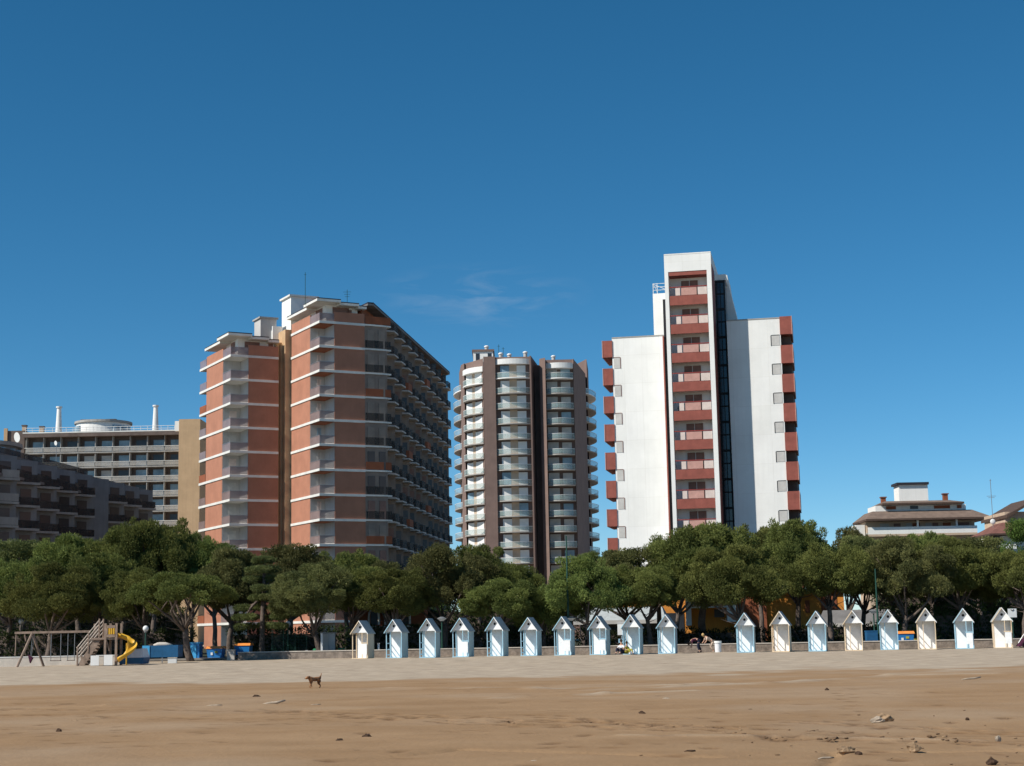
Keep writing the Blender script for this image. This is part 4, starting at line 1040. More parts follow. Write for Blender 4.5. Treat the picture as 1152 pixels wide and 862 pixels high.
# ---------------------------------------------------------------- dark apartment block, left front
def dark_block():
    D0 = 204.; F = Frame(W(0,560,D0).x, D0, -50); r = F.root('apartment_house'); U, V, Z = F.U, F.V, F.Z
    tag(r, 'low dark grey apartment house with stepped balconies at the left, in shade', 'building')
    A, B = 5.4, 3.63; n0, n1 = -3, 8
    xs_ = lambda i: (A*i, B*i)
    # world line check for eave heights
    zlow = Z(163, 553.5, A*8, B*8)
    teeth = []
    for i in range(n0, n1):
        s = xs_(i); teeth += [s, (s[0]+A, s[1])]
    e = (A*n1, B*n1)
    poly = teeth+[e, (e[0]-14*.557, e[1]+14*.83), (teeth[0][0]-14*.557, teeth[0][1]+14*.83)]
    MB().prism(poly, 0, zlow-.01).build('walls', M['gwall'], r)
    off = [(x+.5, y-1.0) for x, y in (teeth[0], e)]
    MB().prism([off[0], (off[1][0]+.9, off[1][1]+.2), (e[0]-13*.557, e[1]+13*.83), (teeth[0][0]-13*.557, teeth[0][1]+13*.83)], zlow, zlow+.28).build('roof', M['dconcrete'], r)
    FH = 2.95
    for i in range(n0, n1):
        if i == 4: continue
        s = xs_(i)
        for k in range(1, 8):
            z = zlow-FH*k
            if z < 3: break
            b = MB().box(s[0]+.25, s[0]+A-.5, s[1]-1.5, s[1]-.01, z-.3, z).build('balcony', M['concrete'], r)
            MB().band([(s[0]+.3,s[1]-.05),(s[0]+.3,s[1]-1.45),(s[0]+A-.55,s[1]-1.45),(s[0]+A-.55,s[1]-.05)], .05, z+.05, z+1.0).build('railing', M['concrete' if i < 0 else 'smoked'], b)
            MB().box(s[0]+.6, s[0]+2.2, s[1]-.04, s[1]+.05, z+.02, z+2.2).box(s[0]+2.9, s[0]+A-.9, s[1]-.04, s[1]+.05, z+.02, z+2.2).build('window', M['darkglass'], r)
    # taller part with its two upper storeys set back
    sA = xs_(n0); sB = (A*1.7, B*1.7); zu = Z(2, 513, 0, 2)
    bx = lambda p, o: (p[0]-o*.557, p[1]+o*.83)
    MB().prism([bx(sA,.8), bx(sB,.8), bx(sB,12), bx(sA,12)], zlow+.283, zu-.4).build('upper_storey', M['gwall'], r)
    MB().prism([bx(sA,-.9), bx(sB,-.9), bx(sB,12.5), bx(sA,12.5)], zu-.4+.003, zu).build('upper_roof', M['dconcrete'], r)
    for i in range(-2, 2):
        s = bx((A*i, B*i), .74); s2 = bx((A*i+2.2*.83, B*i+2.2*.557), .74); s3 = bx((A*i+2.2*.83, B*i+2.2*.557), .9); s4 = bx((A*i, B*i), .9)
        MB().prism([s,s2,s3,s4], zlow+.5, zu-.8).build('window', M['darkglass'], r)
    MB().band([bx(sA,-.5), bx((A*4.4,B*4.4),-.5)], .06, zlow+.29, zlow+1.3).build('terrace_railing', M['smoked'], r)
    zc_ = Z(0, 537.5, 0, 0)
    MB().prism([bx(sA,-2.6), bx((A*3.4,B*3.4),-2.6), bx((A*3.4,B*3.4),0), bx(sA,0)], zc_-.35, zc_).build('canopy', M['dconcrete'], r)
    MB().band([bx(sA,-2.55), bx((A*3.4,B*3.4),-2.55)], .06, zc_+.02, zc_+1.0).build('canopy_railing', M['smoked'], r)
    # rounded roof house
    cx_, cy_ = bx((A*.9, B*.9), 6); zz = Z(25, 499, cx_, cy_)
    MB().cyl(cx_, cy_, zu-.3, zz-.5, 5.2, n=36).build('round_roof_house', M['gwall'], r)
    MB().cyl(cx_, cy_, zz-.497, zz, 5.8, n=36).build('round_roof', M['concrete'], r)
    g = MB()
    for a in range(-150, 40, 22): g.cyl(cx_+5.05*math.cos(R(a)), cy_+5.05*math.sin(R(a)), zu+.5, zz-.8, .6, n=8)
    g.build('roof_house_windows', M['blueglass'], r)
    # two satellite dishes stand on the roofs
    for px, py, D, rad, lab in ((20,492,235,.75,'white satellite dish beside the round roof house at the left'),(63.5,498.5,236,.35,'small white satellite dish above the dark apartment roof')):
        q = W(px, py, D); base = zz-1.2
        a = empty('satellite_dish', (q.x, q.y, q.z)); tag(a, lab, 'satellite dish')
        MB().tube([(0,.1,0),(0,.1,-(q.z-base))], .04, 5).build('mast', M['metal'], a)
        d = MB().cyl(0,0,0,.14,rad*.4,rad,18).build('dish', M['white2'], a, False); d.rotation_euler = (R(100),0,R(-40))
dark_block()

# ---------------------------------------------------------------- villa with white roof box
def villa():
    D = 220.; F = Frame(W(975,600,D).x, D, 0); r = F.root('villa'); U, Z = F.U, F.Z
    tag(r, 'villa with tiered brown roofs, white balcony parapet and a white box on top', 'building')
    u1 = U(1103, 0, 590); ze = Z(1030, 584.5)
    MB().box(0, u1-.8, 0, 6, 0, ze).build('walls', M['beige'], r)
    f0, f1 = Z(1030,601), Z(1030,593.2)
    MB().box(-.1, u1-.9, -1.5, -1.35, f0, f1).box(u1-1.05, u1-.9, -1.35, 0, f0, f1).build('balcony_parapet', M['white'], r)
    MB().box(-.1, u1-.9, -1.35, -.005, f0+.05, f0+.25).build('balcony_floor', M['concrete'], r)
    MB().box(-.1, u1-.9, -1.52, -1.3, f0-.3, f0-.004).build('balcony_edge', M['beige'], r)
    MB().box(-1.4, -.12, .4, 3, Z(968,604), Z(968,590.5)).build('side_balcony', M['white'], r)
    for a_, b_, mm in ((.12,.2,'recess'),(.24,.3,'shutter'),(.35,.40,'recess'),(.405,.47,'rust'),(.52,.57,'recess'),(.58,.63,'shutter'),(.67,.74,'rust'),(.8,.9,'shutter')):
        MB().box(u1*a_, u1*b_, -.06, .05, f0+.3, ze-.5).build('window', M[mm], r)
        if b_ < .85: MB().box(u1*a_, u1*b_, -.06, .05, f0-2.9, f0-.8).build('window', M['shutter'], r)
    for x in (u1*.42, u1*.76): MB().box(x, x+.25, -1.5, -1.3, f1+.002, ze-.02).build('pillar', M['white'], r)
    def hip(x0,x1,y0,y1,z0,x2,x3,y2,y3,z1,name,mm='tile'):
        o = MB().prism([(x0,y0),(x1,y0),(x1,y1),(x0,y1)], z0, z1, [(x2,y2),(x3,y2),(x3,y3),(x2,y3)]).build(name, M[mm], r)
        MB().prism([(x0,y0),(x1,y0),(x1,y1),(x0,y1)], z0-.25, z0-.003).build('eave', M['dwood'], o); return o
    g = lambda px: U(px, 0, 575)
    z1 = Z(1030, 574.5)
    hip(g(970), g(1110.5), -2.2, 6.8, ze+.05, g(982), g(1094), .2, 5.6, z1, 'lower_roof')
    MB().box(g(986), g(1088), .5, 5.4, z1+.003, Z(1030,568)).build('attic_walls', M['white'], r)
    zb = Z(1030, 568)
    for a_, b_ in ((998,1009),(1025,1034),(1052,1070),(1078,1083)):
        MB().box(g(a_), g(b_), .44, .52, z1+.25, zb-.1).build('attic_window', M['rust'] if a_ != 1025 else M['darkglass'], r)
    hip(g(992), g(1084), -.6, 6, zb+.26, g(999), g(1072), 1.4, 5, Z(1030, 562.5), 'upper_roof')
    b0, b1 = g(1016.5), g(1049.5); zt = Z(1033, 544)
    MB().box(b0, b1, 2, 5, Z(1030,564), zt).build('roof_box', M['white'], r)
    MB().box(b0-.3, b1+.12, 1.7, 5.2, zt+.003, Z(1033, 541.3)).build('roof_box_lid', M['roofdark'], r)
    for px, t in ((999.5,558.5),(1070.3,554.5)):
        x = g(px); c = MB().box(x-.3, x+.3, 2.4, 3.1, Z(1030,566), Z(px,t)).build('chimney', M['rust'], r)
        MB().box(x-.42, x+.42, 2.3, 3.2, Z(px,t)+.003, Z(px,t)+.15).build('chimney_cap', M['rtile'], c)
villa()
def corner_house():
    D = 200.; F = Frame(W(1105,600,D).x, D, 0); r = F.root('house'); U, Z = F.U, F.Z
    tag(r, 'house with overhanging brown roofs cut off by the right edge of the photo', 'building')
    u2 = U(1200)
    MB().box(U(1118), u2, 1.5, 12, 0, Z(1130,598)).build('walls', M['white'], r)
    MB().prism([(U(1101),-1),(u2,-1),(u2,8),(U(1101),8)], Z(1103,601)-.2, Z(1103,601)).build('eave', M['dwood'], r)
    MB().prism([(U(1101),-1),(u2,-1),(u2,8),(U(1101),8)], Z(1103,601)+.003, Z(1130,586.5), [(U(1126),2.5),(u2,2.5),(u2,6),(U(1126),6)]).build('lower_roof', M['rtile'], r)
    MB().box(U(1130), u2, 3, 12, Z(1130,596), Z(1140,574)).build('upper_walls', M['beige'], r)
    a, b = Z(1124,583,0,2), Z(1160,562,0,2)
    x0, x1 = U(1123,2), U(1160,2)
    MB().add([(x0,1.5,a),(x1,1.5,b),(x1,13,b),(x0,13,a),(x0,1.5,a+.35),(x1,1.5,b+.35),(x1,13,b+.35),(x0,13,a+.35)],
             [(0,3,2,1),(4,5,6,7),(0,1,5,4),(1,2,6,5),(2,3,7,6),(3,0,4,7)]).build('upper_roof', M['dwood'], r)
    MB().box(U(1112), U(1117.5), .9, 1.4, Z(1114,613), Z(1114,601.5)).build('window', M['darkglass'], r)
    MB().box(U(1112.5), U(1129), -1.3, 0, Z(1120,618.5), Z(1120,613)).build('balcony', M['white'], r)
    q = W(1117, 587, 203); d = empty('satellite_dish', q); MB().sphere(0,0,0,.35,.12,.35,10,6).build('dish', M['white2'], d, True); MB().tube([(0,.05,0),(0,.05,-.9)], .03, 5).build('mast', M['metal'], d)
    tag(d, 'white satellite dish on the brown roof at the right edge', 'satellite dish')
    q = W(1117.3, 590, 207); top = W(1117.3, 539, 207).z
    a = empty('antenna', q); m = MB().tube([(0,0,-1),(0,0,top-q.z)], .04, 5)
    for zz, ww in ((top-q.z-.2,.12),(top-q.z-2.2,.6),(top-q.z-2.4,.4)): m.tube([(-ww,0,zz),(ww,0,zz)], .025, 4)
    m.build('mast', M['metal'], a); tag(a, 'tall pale aerial between the villa and the brown roofs at the right', 'antenna')
corner_house()

# ---------------------------------------------------------------- low buildings behind the trunks
def low_orange():
    D = 150.; F = Frame(W(664,690,D).x, D, 6); r = F.root('terrace_house'); U, Z = F.U, F.Z
    tag(r, 'low orange building with white framed balconies seen between the pine trunks', 'building')
    u1 = U(938); zt = Z(780, 668)
    MB().box(0, u1, 0, 10, 0, zt).build('walls', M['orange'], r)
    MB().box(-.2, u1+.2, -.4, 10.2, zt+.003, zt+.25).build('roof', M['tile'], r)
    a, b = U(763), U(814)
    MB().box(a, a+.5, -2.2, -.01, Z(765,704), Z(765,668)).build('pier', M['white'], r)
    MB().box(b-.5, b+.3, -2.2, -.01, Z(812,700), Z(812,674)).build('pier', M['white'], r)
    MB().box(a+.505, b-.505, -2.1, -.02, Z(790,684.3), Z(790,683)).build('balcony', M['white'], r)
    MB().box(a+.6, b-.6, -2.05, -1.98, Z(790,682.9), Z(790,675)).build('railing', M['pink'], r)
    MB().box(a+3.6, b-.6, -2.1, -.02, Z(790,698), Z(790,696.5)).build('balcony', M['white'], r)
    MB().box(a+2.6, b-.7, -.06, .05, Z(790,695), Z(790,686)).build('window', M['darkglass'], r)
    MB().box(U(736), U(761), -.06, .05, 0, Z(750,690)).build('shopfront', M['darkglass'], r)
    MB().box(U(822), U(852), -.3, -.01, 0, zt-.4).build('russet_bay', M['rust'], r)
    MB().box(U(895), U(900), -.06, .05, Z(900,690), Z(900,676)).box(U(913), U(930), -.06, .05, 0, zt-.3).build('window', M['rust'], r)
low_orange()
def kiosk(pxa, pxb, ptop, D, label, wall, roof, hh=.5):
    F = Frame(W(pxa,700,D).x, D, 9); r = F.root('pavilion'); U, Z = F.U, F.Z; u1 = U(pxb); z = Z((pxa+pxb)/2, ptop)
    tag(r, label, 'building')
    MB().box(.2, u1-.2, .3, 4, 0, z).build('walls', M[wall], r)
    MB().prism([(-.3,-.5),(u1+.3,-.5),(u1+.3,4.6),(-.3,4.6)], z+.003, z+hh+.7, [(.2,1.6),(u1-.2,1.6),(u1-.2,3),(.2,3)]).build('roof', M[roof], r)
    n = max(2, int(u1/1.8))
    for i in range(n): MB().box(.5+i*(u1-1)/n, .5+(i+.75)*(u1-1)/n, .24, .32, .3, z-.4).build('window', M['darkglass'], r)
    MB().box(-.3,u1+.3,-.56,-.5,z-.15,z+.15).build('fascia', M['recess'], r)
    return r
kiosk(650, 738, 700, 131, 'long grey roofed beach bar behind the huts left of the wide gap', 'dwall', 'cabroof')
kiosk(925, 992, 703, 131, 'grey roofed pavilion behind the cream huts at the right', 'dwall', 'dconcrete')
def arches():
    D = 146.; F = Frame(W(396,700,D).x, D, 0); r = F.root('arcade'); U, Z = F.U, F.Z
    tag(r, 'dark low building with white arched frames behind the first blue huts', 'building')
    u1 = U(475); MB().box(0, u1, 0, 6, 0, Z(430,680)).build('walls', M['rust'], r)
    for px in (414, 432, 448):
        x = U(px); wv = (U(px+11)-x); z0, z1 = Z(430,703), Z(430,692)
        pts = [(x, -.3, z0),(x,-.3,z1)]+[(x+wv/2-wv/2*math.cos(a), -.3, z1+.55*math.sin(a)) for a in [math.pi*i/8 for i in range(1,8)]]+[(x+wv,-.3,z1),(x+wv,-.3,z0)]
        MB().tube(pts, .1, 5).build('arch', M['white2'], r)
        MB().box(x+.15, x+wv-.15, -.05, .04, z0, z1+.3).build('window', M['darkglass'], r)
    MB().box(U(412), U(462), -.5, -.02, Z(430,706), Z(430,704.2)).build('sill', M['recess'], r)
arches()

# ---------------------------------------------------------------- playground and beach furniture
def at(px, off, py=740):         # a point on the sand near the hut line at photo column px
    x = -20.
    for _ in range(8): x = W(px, py, line(x, off)).x
    return x, line(x, off)
def posn(px, D, py=745): q = W(px, py, D); return q.x, D
# low white wall of the playground
xa, _ = posn(-30, 106.5); xb, _ = posn(131, 106.5)
pw = empty('playground_wall', (xa, 106.5, 0))
MB().box(0, xb-xa, 0, .3, -.1, .55).build('wall_face', M['coping'], pw)
MB().box(-.02, xb-xa+.02, -.03, .33, .552, .6).build('coping', M['white2'], pw)
tag(pw, 'low whitish wall behind the wooden swing frame at the left', 'wall')

def swing():
    D = 104.; x0, _ = posn(16, D); xl, _ = posn(35, D); x1, _ = posn(101, D)
    r = empty('swing_frame', (x0, D, 0)); tag(r, 'wooden swing frame with a long top beam and one pair of splayed legs', 'swing')
    zb = W(60, 710, D).z; g = lambda px: posn(px, D)[0]-x0
    MB().box(0, x1-x0, -.07, .07, zb-.14, zb).build('beam', M['wood'], r)
    MB().tube([(g(35.5),0,zb-.1),(g(23.5),-.9,-.1)], .08, 6).build('leg', M['wood'], r)
    MB().tube([(g(35.5),0,zb-.1),(g(45),.9,-.1)], .08, 6).build('leg', M['wood'], r)
    for pxs, zend, nm in (((57,68),.35,'swing_seat'),((76,83.5),.35,'swing_seat')):
        c = MB()
        for p_ in pxs: c.tube([(g(p_),0,zb-.14),(g(p_),0,zend)], .022, 4)
        s_ = MB().box(g(pxs[0])-.02, g(pxs[1])+.02, -.12, .12, zend-.04, zend).build(nm, M['dwood'], r)
        c.build('chains', M['metal'], s_)
    MB().tube([(g(17.5),0,zb-.14),(g(17),0,zb-1.5)], .04, 5).build('hanging_rope', M['wood'], r)
    MB().tube([(g(27),0,zb-.14),(g(28.5),0,zb-.6)], .04, 5).build('hanging_rope', M['wood'], r)
    MB().tube([(g(36),0,zb-.14),(g(34),0,.55)], .015, 4).tube([(g(38),0,zb-.14),(g(35),0,.55)], .015, 4).build('chains', M['metal'], r)
    MB().add([(g(31.5),-.1,.75),(g(35.5),-.1,.6),(g(37),-.1,.55),(g(34),-.1,.2),(g(31.5),.15,.75),(g(35.5),.15,.6),(g(37),.15,.55),(g(34),.15,.2)],
             [(0,3,2,1),(4,5,6,7),(0,1,5,4),(1,2,6,5),(2,3,7,6),(3,0,4,7)]).build('toddler_seat', M['plum'], r)
swing()
def climbing():
    D = 103.6; x0, _ = posn(118, D); r = empty('climbing_frame', (x0, D, 0)); g = lambda px: posn(px, D)[0]-x0
    zz = lambda py: W(118, py, D).z
    tag(r, 'wooden climbing frame with a railed staircase and a yellow spiral slide', 'playground frame')
    zp = zz(717.5); zt = zz(701.5)
    for px, y in ((103,.7),(120.5,-.55),(120.5,.75),(132.8,-.55),(132.8,.75)):
        MB().box(g(px)-.07, g(px)+.07, y-.07, y+.07, -.1, zt).build('post', M['wood'], r)
    MB().box(g(103)+.08, g(132.8)-.08, -.55, .75, zp-.12, zp).build('platform', M['wood'], r)
    MB().box(g(121.5), g(132), -.62, -.58, zt-.3, zt-.12).box(g(121.5), g(132), -.62, -.58, zp+.02, zp+.2).build('rail', M['wood'], r)
    for px in (122.5,125,127.5,130): MB().box(g(px)-.045, g(px)+.045, -.63, -.59, zp+.21, zt-.31).build('baluster', M['yellow' if px > 124 else 'wood'], r)
    MB().box(g(123), g(129), -.3, .4, zp+.01, zt-.35).build('slide_box', M['yellow'], r)
    # stairs
    xs, xe = g(89), g(113); st = MB()
    for y in (-.45, .55):
        s_ = MB().add([(xs-.0,y,0),(xs+.45,y,0),(xe+.2,y,zp),(xe-.25,y,zp),(xs,y+.06,0),(xs+.45,y+.06,0),(xe+.2,y+.06,zp),(xe-.25,y+.06,zp)],
                 [(0,1,2,3),(4,7,6,5),(0,4,5,1),(1,5,6,2),(2,6,7,3),(3,7,4,0)]).build('stringer', M['wood'], r)
        for h in (.35,.6,.85,1.1):
            MB().tube([(xs-.05,y,h),(xe,y,zp+h)], .04, 5).build('stair_rail', M['lwood'], r)
        for t_ in (0,.5,1):
            x = xs+(xe-xs)*t_; MB().tube([(x,y,zp*t_-.05),(x,y,zp*t_+1.2)], .06, 5).build('stair_post', M['wood'], r)
    for i in range(9):
        x = xs+.2+(xe-xs)*(i+.5)/9; MB().box(x-.13, x+.13, -.38, .54, zp*(i+.5)/9-.03, zp*(i+.5)/9+.02).build('step', M['dwood'], r)
    MB().tube([(g(121),-.5,zp-.1),(g(125),-.5,.9)], .05, 5).build('brace', M['wood'], r)
    MB().box(g(106), g(115.3), -.9, -.85, .0, .62).build('play_panel', M['white2'], r)
    MB().box(g(120.8), g(130.5), -.9, -.85, .0, .65).build('play_panel', M['white2'], r)
    # spiral slide
    P_ = []; n = 26
    for i in range(n):
        t = i/(n-1)
        if t < .42:
            q = t/.42; P_.append((g(131)+(g(144)-g(131))*q, .1-.1*q, zp+.05-(zp-1.45)*q))
        else:
            q = (t-.42)/.58; a = -math.pi/2+math.pi*q*1.08
            P_.append((g(144)+.46*math.cos(a)-.25*q, -.46+.46*math.sin(-a), 1.45-1.25*q))
    V_ = []; F_ = []
    for i, p_ in enumerate(P_):
        a = Vector(P_[max(i-1,0)]); b = Vector(P_[min(i+1,n-1)]); d = (b-a); d.z = 0; d.normalize(); s_ = Vector((-d.y, d.x, 0))
        for k in range(7):
            th = math.pi*k/6; V_.append(Vector(p_)+s_*(-.0+.27*math.cos(th))+Vector((0,0,.27-.27*math.sin(th))))
        for k in range(7):
            th = math.pi*(6-k)/6; V_.append(Vector(p_)+s_*(.30*math.cos(th))+Vector((0,0,.27-.30*math.sin(th))))
    for i in range(n-1):
        for k in range(14): F_.append((i*14+k, (i+1)*14+k, (i+1)*14+(k+1)%14, i*14+(k+1)%14))
    F_ += [tuple(range(14)), tuple(range((n-1)*14, n*14))[::-1]]
    MB().add(V_, F_).build('slide', M['yellow'], r, True)
    MB().tube([(g(143.5),-.3,0),(g(143.5),-.3,1.35)], .05, 6).build('slide_support', M['yellow'], r)
climbing()
# pale tarpaulined pedal boat, blue container and its end board
x, y = posn(151, 104.5); b = empty('covered_boat', (x, y, 0), R(-8)); tag(b, 'small white and blue boat lying below the foot of the yellow slide', 'boat')
MB().add([(-.75,-.5,.02),(.75,-.5,.02),(.75,.5,.02),(-.75,.5,.02),(-.95,-.6,.42),(.85,-.6,.42),(.85,.6,.42),(-.95,.6,.42)],
   [(0,3,2,1),(4,5,6,7),(0,1,5,4),(1,2,6,5),(2,3,7,6),(3,0,4,7)]).build('hull', M['dblue'], b)
MB().add([(-.9,-.57,.424),(.82,-.57,.424),(.82,.57,.424),(-.9,.57,.424),(.1,-.35,.95),(.72,-.35,1.0),(.72,.35,1.0),(.1,.35,.95)],
   [(0,3,2,1),(4,5,6,7),(0,1,5,4),(1,2,6,5),(2,3,7,6),(3,0,4,7)]).build('cover', M['wcloth'], b)
xa, y = posn(160, 107); xb, _ = posn(200, 107)
t = empty('container', (xa, y, 0)); tag(t, 'long dark blue open container with a bright blue end board', 'container')
w_ = xb-xa; m = MB().box(.5, w_, 0, .05, .45, 1.15).box(.5, w_, 1.5, 1.55, .45, 1.15).box(w_-.05, w_, .05, 1.5, .45, 1.15).box(.5, w_, .0, 1.55, .38, .449)
m.build('sides', M['dblue'], t); MB().box(0, .48, -.04, .0, .25, 1.15).build('end_board', M['lblue'], t)
for x_ in (.08, .42, 1.3, 2.1): MB().box(x_-.03, x_+.03, .02, .08, 0, .38).build('leg', M['metal'], t)
x, y = posn(181, 107.8); q = empty('rolled_tarpaulin', (x, y, 1.0)); tag(q, 'whitish rolled tarpaulin lying on top of the dark blue container', 'tarpaulin')
MB().tube([(-.5,0,.12),(-.2,.05,.2),(.3,0,.2),(.75,0,.12)], [.1,.16,.15,.08], 8).build('roll', M['coping'], q, True)
MB().tube([(-.2,-.0,.03),(-.2,-.0,.38)], .02, 4).build('tie', M['dwood'], q)
x, y = posn(194, 105.8); q = empty('crate', (x, y, 0), .1); tag(q, 'whitish plastic crate on the sand below the blue container', 'crate')
MB().box(-.28,.28,-.2,.2,0,.04).box(-.28,.28,-.2,-.17,.045,.32).box(-.28,.28,.17,.2,.045,.32).build('crate_walls', M['white2'], q)
MB().box(-.3,.3,-.22,.22,.322,.37).build('rim', M['coping'], q)
# blue cabin bin and dumpsters
def blue_tall():
    x, y = posn(220, 117, 742); r = empty('portable_toilet', (x, y, .0), R(-8)); tag(r, 'tall bright blue plastic cabin beside the leaning umbrella pine', 'portable toilet'); r.scale = (.95,.95,1.05)
    MB().box(-.42,.42,-.4,.4,0,1.12).build('body', M['blue'], r)
    MB().box(-.46,.46,-.44,.44,1.122,1.22).build('roof', M['lblue'], r)
    MB().box(-.32,.2,-.44,-.402,.08,1.05).build('door', M['lblue'], r)
    MB().box(-.4,-.3,-.46,-.402,.55,.95).build('notice', M['white2'], r)
blue_tall()
def dumpster(px, D, lab, stick, z=0, sc_=.86):
    x, y = posn(px, D, 741); r = empty('dumpster', (x, y, z), R(-8)); tag(r, lab, 'waste container', 'blue waste containers with orange lids')
    MB().prism([(-.58,-.42),(.58,-.42),(.58,.42),(-.58,.42)], .14, .92, [(-.68,-.5),(.68,-.5),(.68,.5),(-.68,.5)]).build('bin_body', M['blue'], r)
    MB().prism([(-.74,-.56),(.74,-.56),(.74,.56),(-.74,.56)], .923, 1.12, [(-.7,-.3),(.7,-.3),(.7,.5),(-.7,.5)]).build('lid', M['lid'], r)
    for sx in (-.5,.5):
        for sy in (-.3,.3): MB().cyl(sx, sy, 0, .14, .07, n=10).build('castor', M['black'], r)
    if stick:
        MB().box(-.3,-.12,-.505,-.497,.4,.62).build('sticker', M['white2'], r); MB().box(.05,.3,-.505,-.497,.55,.72).build('sticker', M['ycloth'], r)
    r.scale = (sc_,)*3; return r
dumpster(243, 117, 'blue dumpster with orange lid directly right of the tall blue cabin', True)
dumpster(274, 120, 'blue dumpster with orange lid standing behind the end pier of the wall', False, .16)
dumpster(1019, 109, 'blue dumpster with orange lid behind the huts at the right', True, .16)
x, y = posn(981, 112, 730); q = empty('storage_box', (x, y, .16)); tag(q, 'dark teal blue box left of the orange lidded bin at the right', 'box')
MB().box(-.38,.38,-.3,.3,0,.95).build('box_body', M['dblue'], q); MB().box(-.4,.4,-.32,.32,.953,1.03).build('lid', M['dblue'], q)
x, y = posn(1034, 108, 728); q = empty('crate', (x, y, .16)); tag(q, 'pale yellow crate just right of the orange lidded bin at the right', 'crate')
MB().box(-.25,.25,-.2,.2,0,.4).build('crate_walls', M['cabcream'], q); MB().box(-.28,.28,-.23,.23,.402,.45).build('rim', M['ycloth'], q)

def lamp(px, ptop, D, lab, h_disc=False):
    q = W(px, ptop, D); r = empty('lamp_post', (q.x, D, .1)); tag(r, lab, 'lamp post'); H = q.z-.1
    MB().tube([(0,0,0),(0,0,H-.3)], [.07,.045], 8).build('pole', M['dmetal'], r)
    if h_disc:
        MB().cyl(0,0,H-.3,H-.12,.1,.35,14).build('lamp_shade', M['white2'], r); MB().cyl(0,0,H-.117,H,.36,.1,14).build('cap', M['metal'], r)
    else: MB().sphere(0,0,H-.16,.2).build('globe', M['white2'], r, True); MB().cyl(0,0,H-.42,H-.3,.1,.13,10).build('collar', M['metal'], r)
lamp(164, 704.5, 110, 'lamp with a white globe above the blue container', False)
lamp(24, 697, 122, 'lamp with a white globe among the trunks at the left edge', False)
lamp(324, 699.5, 122, 'lamp with a white globe in front of the brick block base', False)
lamp(642.5, 693.5, 113.5, 'short lamp with a white drum head right of the green mast', True)
lamp(982.5, 685.5, 113.5, 'lamp with a white disc head beside the slim green mast', True)
lamp(497, 694, 114, 'short lamp with a white drum head behind the third hut', True)
for px, top, D, lab in ((637, 603, 113.5, 'tall thin green mast rising in front of the round tower'), (984.5, 640, 112.5, 'slim green mast between the huts at the right')):
    q = W(px, top, D); r = empty('mast', (q.x, D, .1)); tag(r, lab, 'mast')
    MB().tube([(0,0,0),(0,0,q.z-.1)], [.09,.045], 8).build('pole', M['dmetal'], r); MB().cyl(0,0,0,.25,.16,n=10).build('base', M['dmetal'], r)
# grey cabinet with a small white post in front, wire fence, green bins
x, y = posn(369.5, 117.5, 727); q = empty('cabinet', (x, y, .16)); tag(q, 'grey upright cabinet standing behind the wall left of the huts', 'cabinet')
MB().box(-.5,.5,-.3,.3,0,1.55).build('cabinet_body', M['metal'], q); MB().box(-.55,.55,-.35,.35,1.553,1.63).build('cap', M['concrete'], q)
MB().box(-.44,.0,-.33,-.303,.1,1.5).build('door', M['recess'], q)
for i, (px, hh, lab) in enumerate(((362,1.55,'tall white marker post left of the grey cabinet'),(426,.75,'short white post between the first two huts'),(345,.35,'stubby white post beside a green bin, left one'),(376,.3,'stubby white post below the grey cabinet'))):
    x, y = posn(px, 115.6, 727); q = empty('marker_post', (x, y, .16)); tag(q, lab, 'post')
    MB().box(-.07,.07,-.07,.07,0,hh).build('shaft', M['white2'], q); MB().box(-.09,.09,-.09,.09,hh+.002,hh+.06).build('cap', M['recess'], q)
for px, lab in ((356,'green litter bin left of the grey cabinet'),(384,'green litter bin right of the grey cabinet')):
    x, y = posn(px, 116.4, 727); q = empty('litter_bin', (x, y, .16)); tag(q, lab, 'litter bin'); MB().cyl(0,0,0,.42,.2,.26,14).build('bin_body', M['green'], q); MB().cyl(0,0,.422,.5,.28,.2,14).build('lid', M['green'], q)
def fence():
    D = 119; xa, _ = posn(306, D); xb, _ = posn(345, D); r = empty('wire_fence', (xa, D, .16)); tag(r, 'green wire mesh fence behind the wall left of the grey cabinet', 'fence')
    n = 4
    for i in range(n): MB().tube([((xb-xa)*i/(n-1),0,0),((xb-xa)*i/(n-1),0,1.9)], .035, 5).build('post', M['dmetal'], r)
    m = MB()
    for i in range(9): m.tube([(0,0,.15+i*.2),(xb-xa,0,.15+i*.2)], .01, 3)
    for i in range(22): m.tube([((xb-xa)*i/21,0.02,.1),((xb-xa)*i/21,0.02,1.8)], .008, 3)
    m.build('mesh', M['dmetal'], r)
fence()
# sign panel beside a hut, square sign at the right
x, y = at(699.5, -.2, 720); q = empty('sign_panel', (x, y, 0)); tag(q, 'white and blue notice panels on a pole left of the hut with the seated people', 'sign')
MB().tube([(0,0,0),(0,0,2.15)], .03, 6).build('pole', M['metal'], q)
MB().box(-.26,.2,-.06,-.03,1.25,1.95).build('board', M['white2'], q); MB().box(-.28,.22,-.065,-.03,1.97,2.1).build('board', M['recess'], q); MB().box(-.22,.16,-.06,-.03,.75,1.0).build('board', M['cabblue'], q)
x, y = posn(1140.5, 113, 720); zt = W(1140.5, 684, 113).z; q = empty('sign_panel', (x, y, .1)); tag(q, 'square white sign on a pole under the pines at the right edge', 'sign')
MB().tube([(0,0,0),(0,0,zt-.1)], .04, 6).build('pole', M['dmetal'], q); MB().box(-.3,.3,-.07,-.041,zt-.75,zt-.15).build('board', M['white2'], q); MB().tube([(-.1,-.08,zt-.2),(.0,-.08,zt-.3),(.12,-.08,zt-.2)], .03, 5).build('emblem', M['black'], q)
x, y = at(808, .9, 733); q = empty('litter_bin', (x, y, 0)); tag(q, 'small white litter bin on the sand in the wide gap of the hut row', 'litter bin')
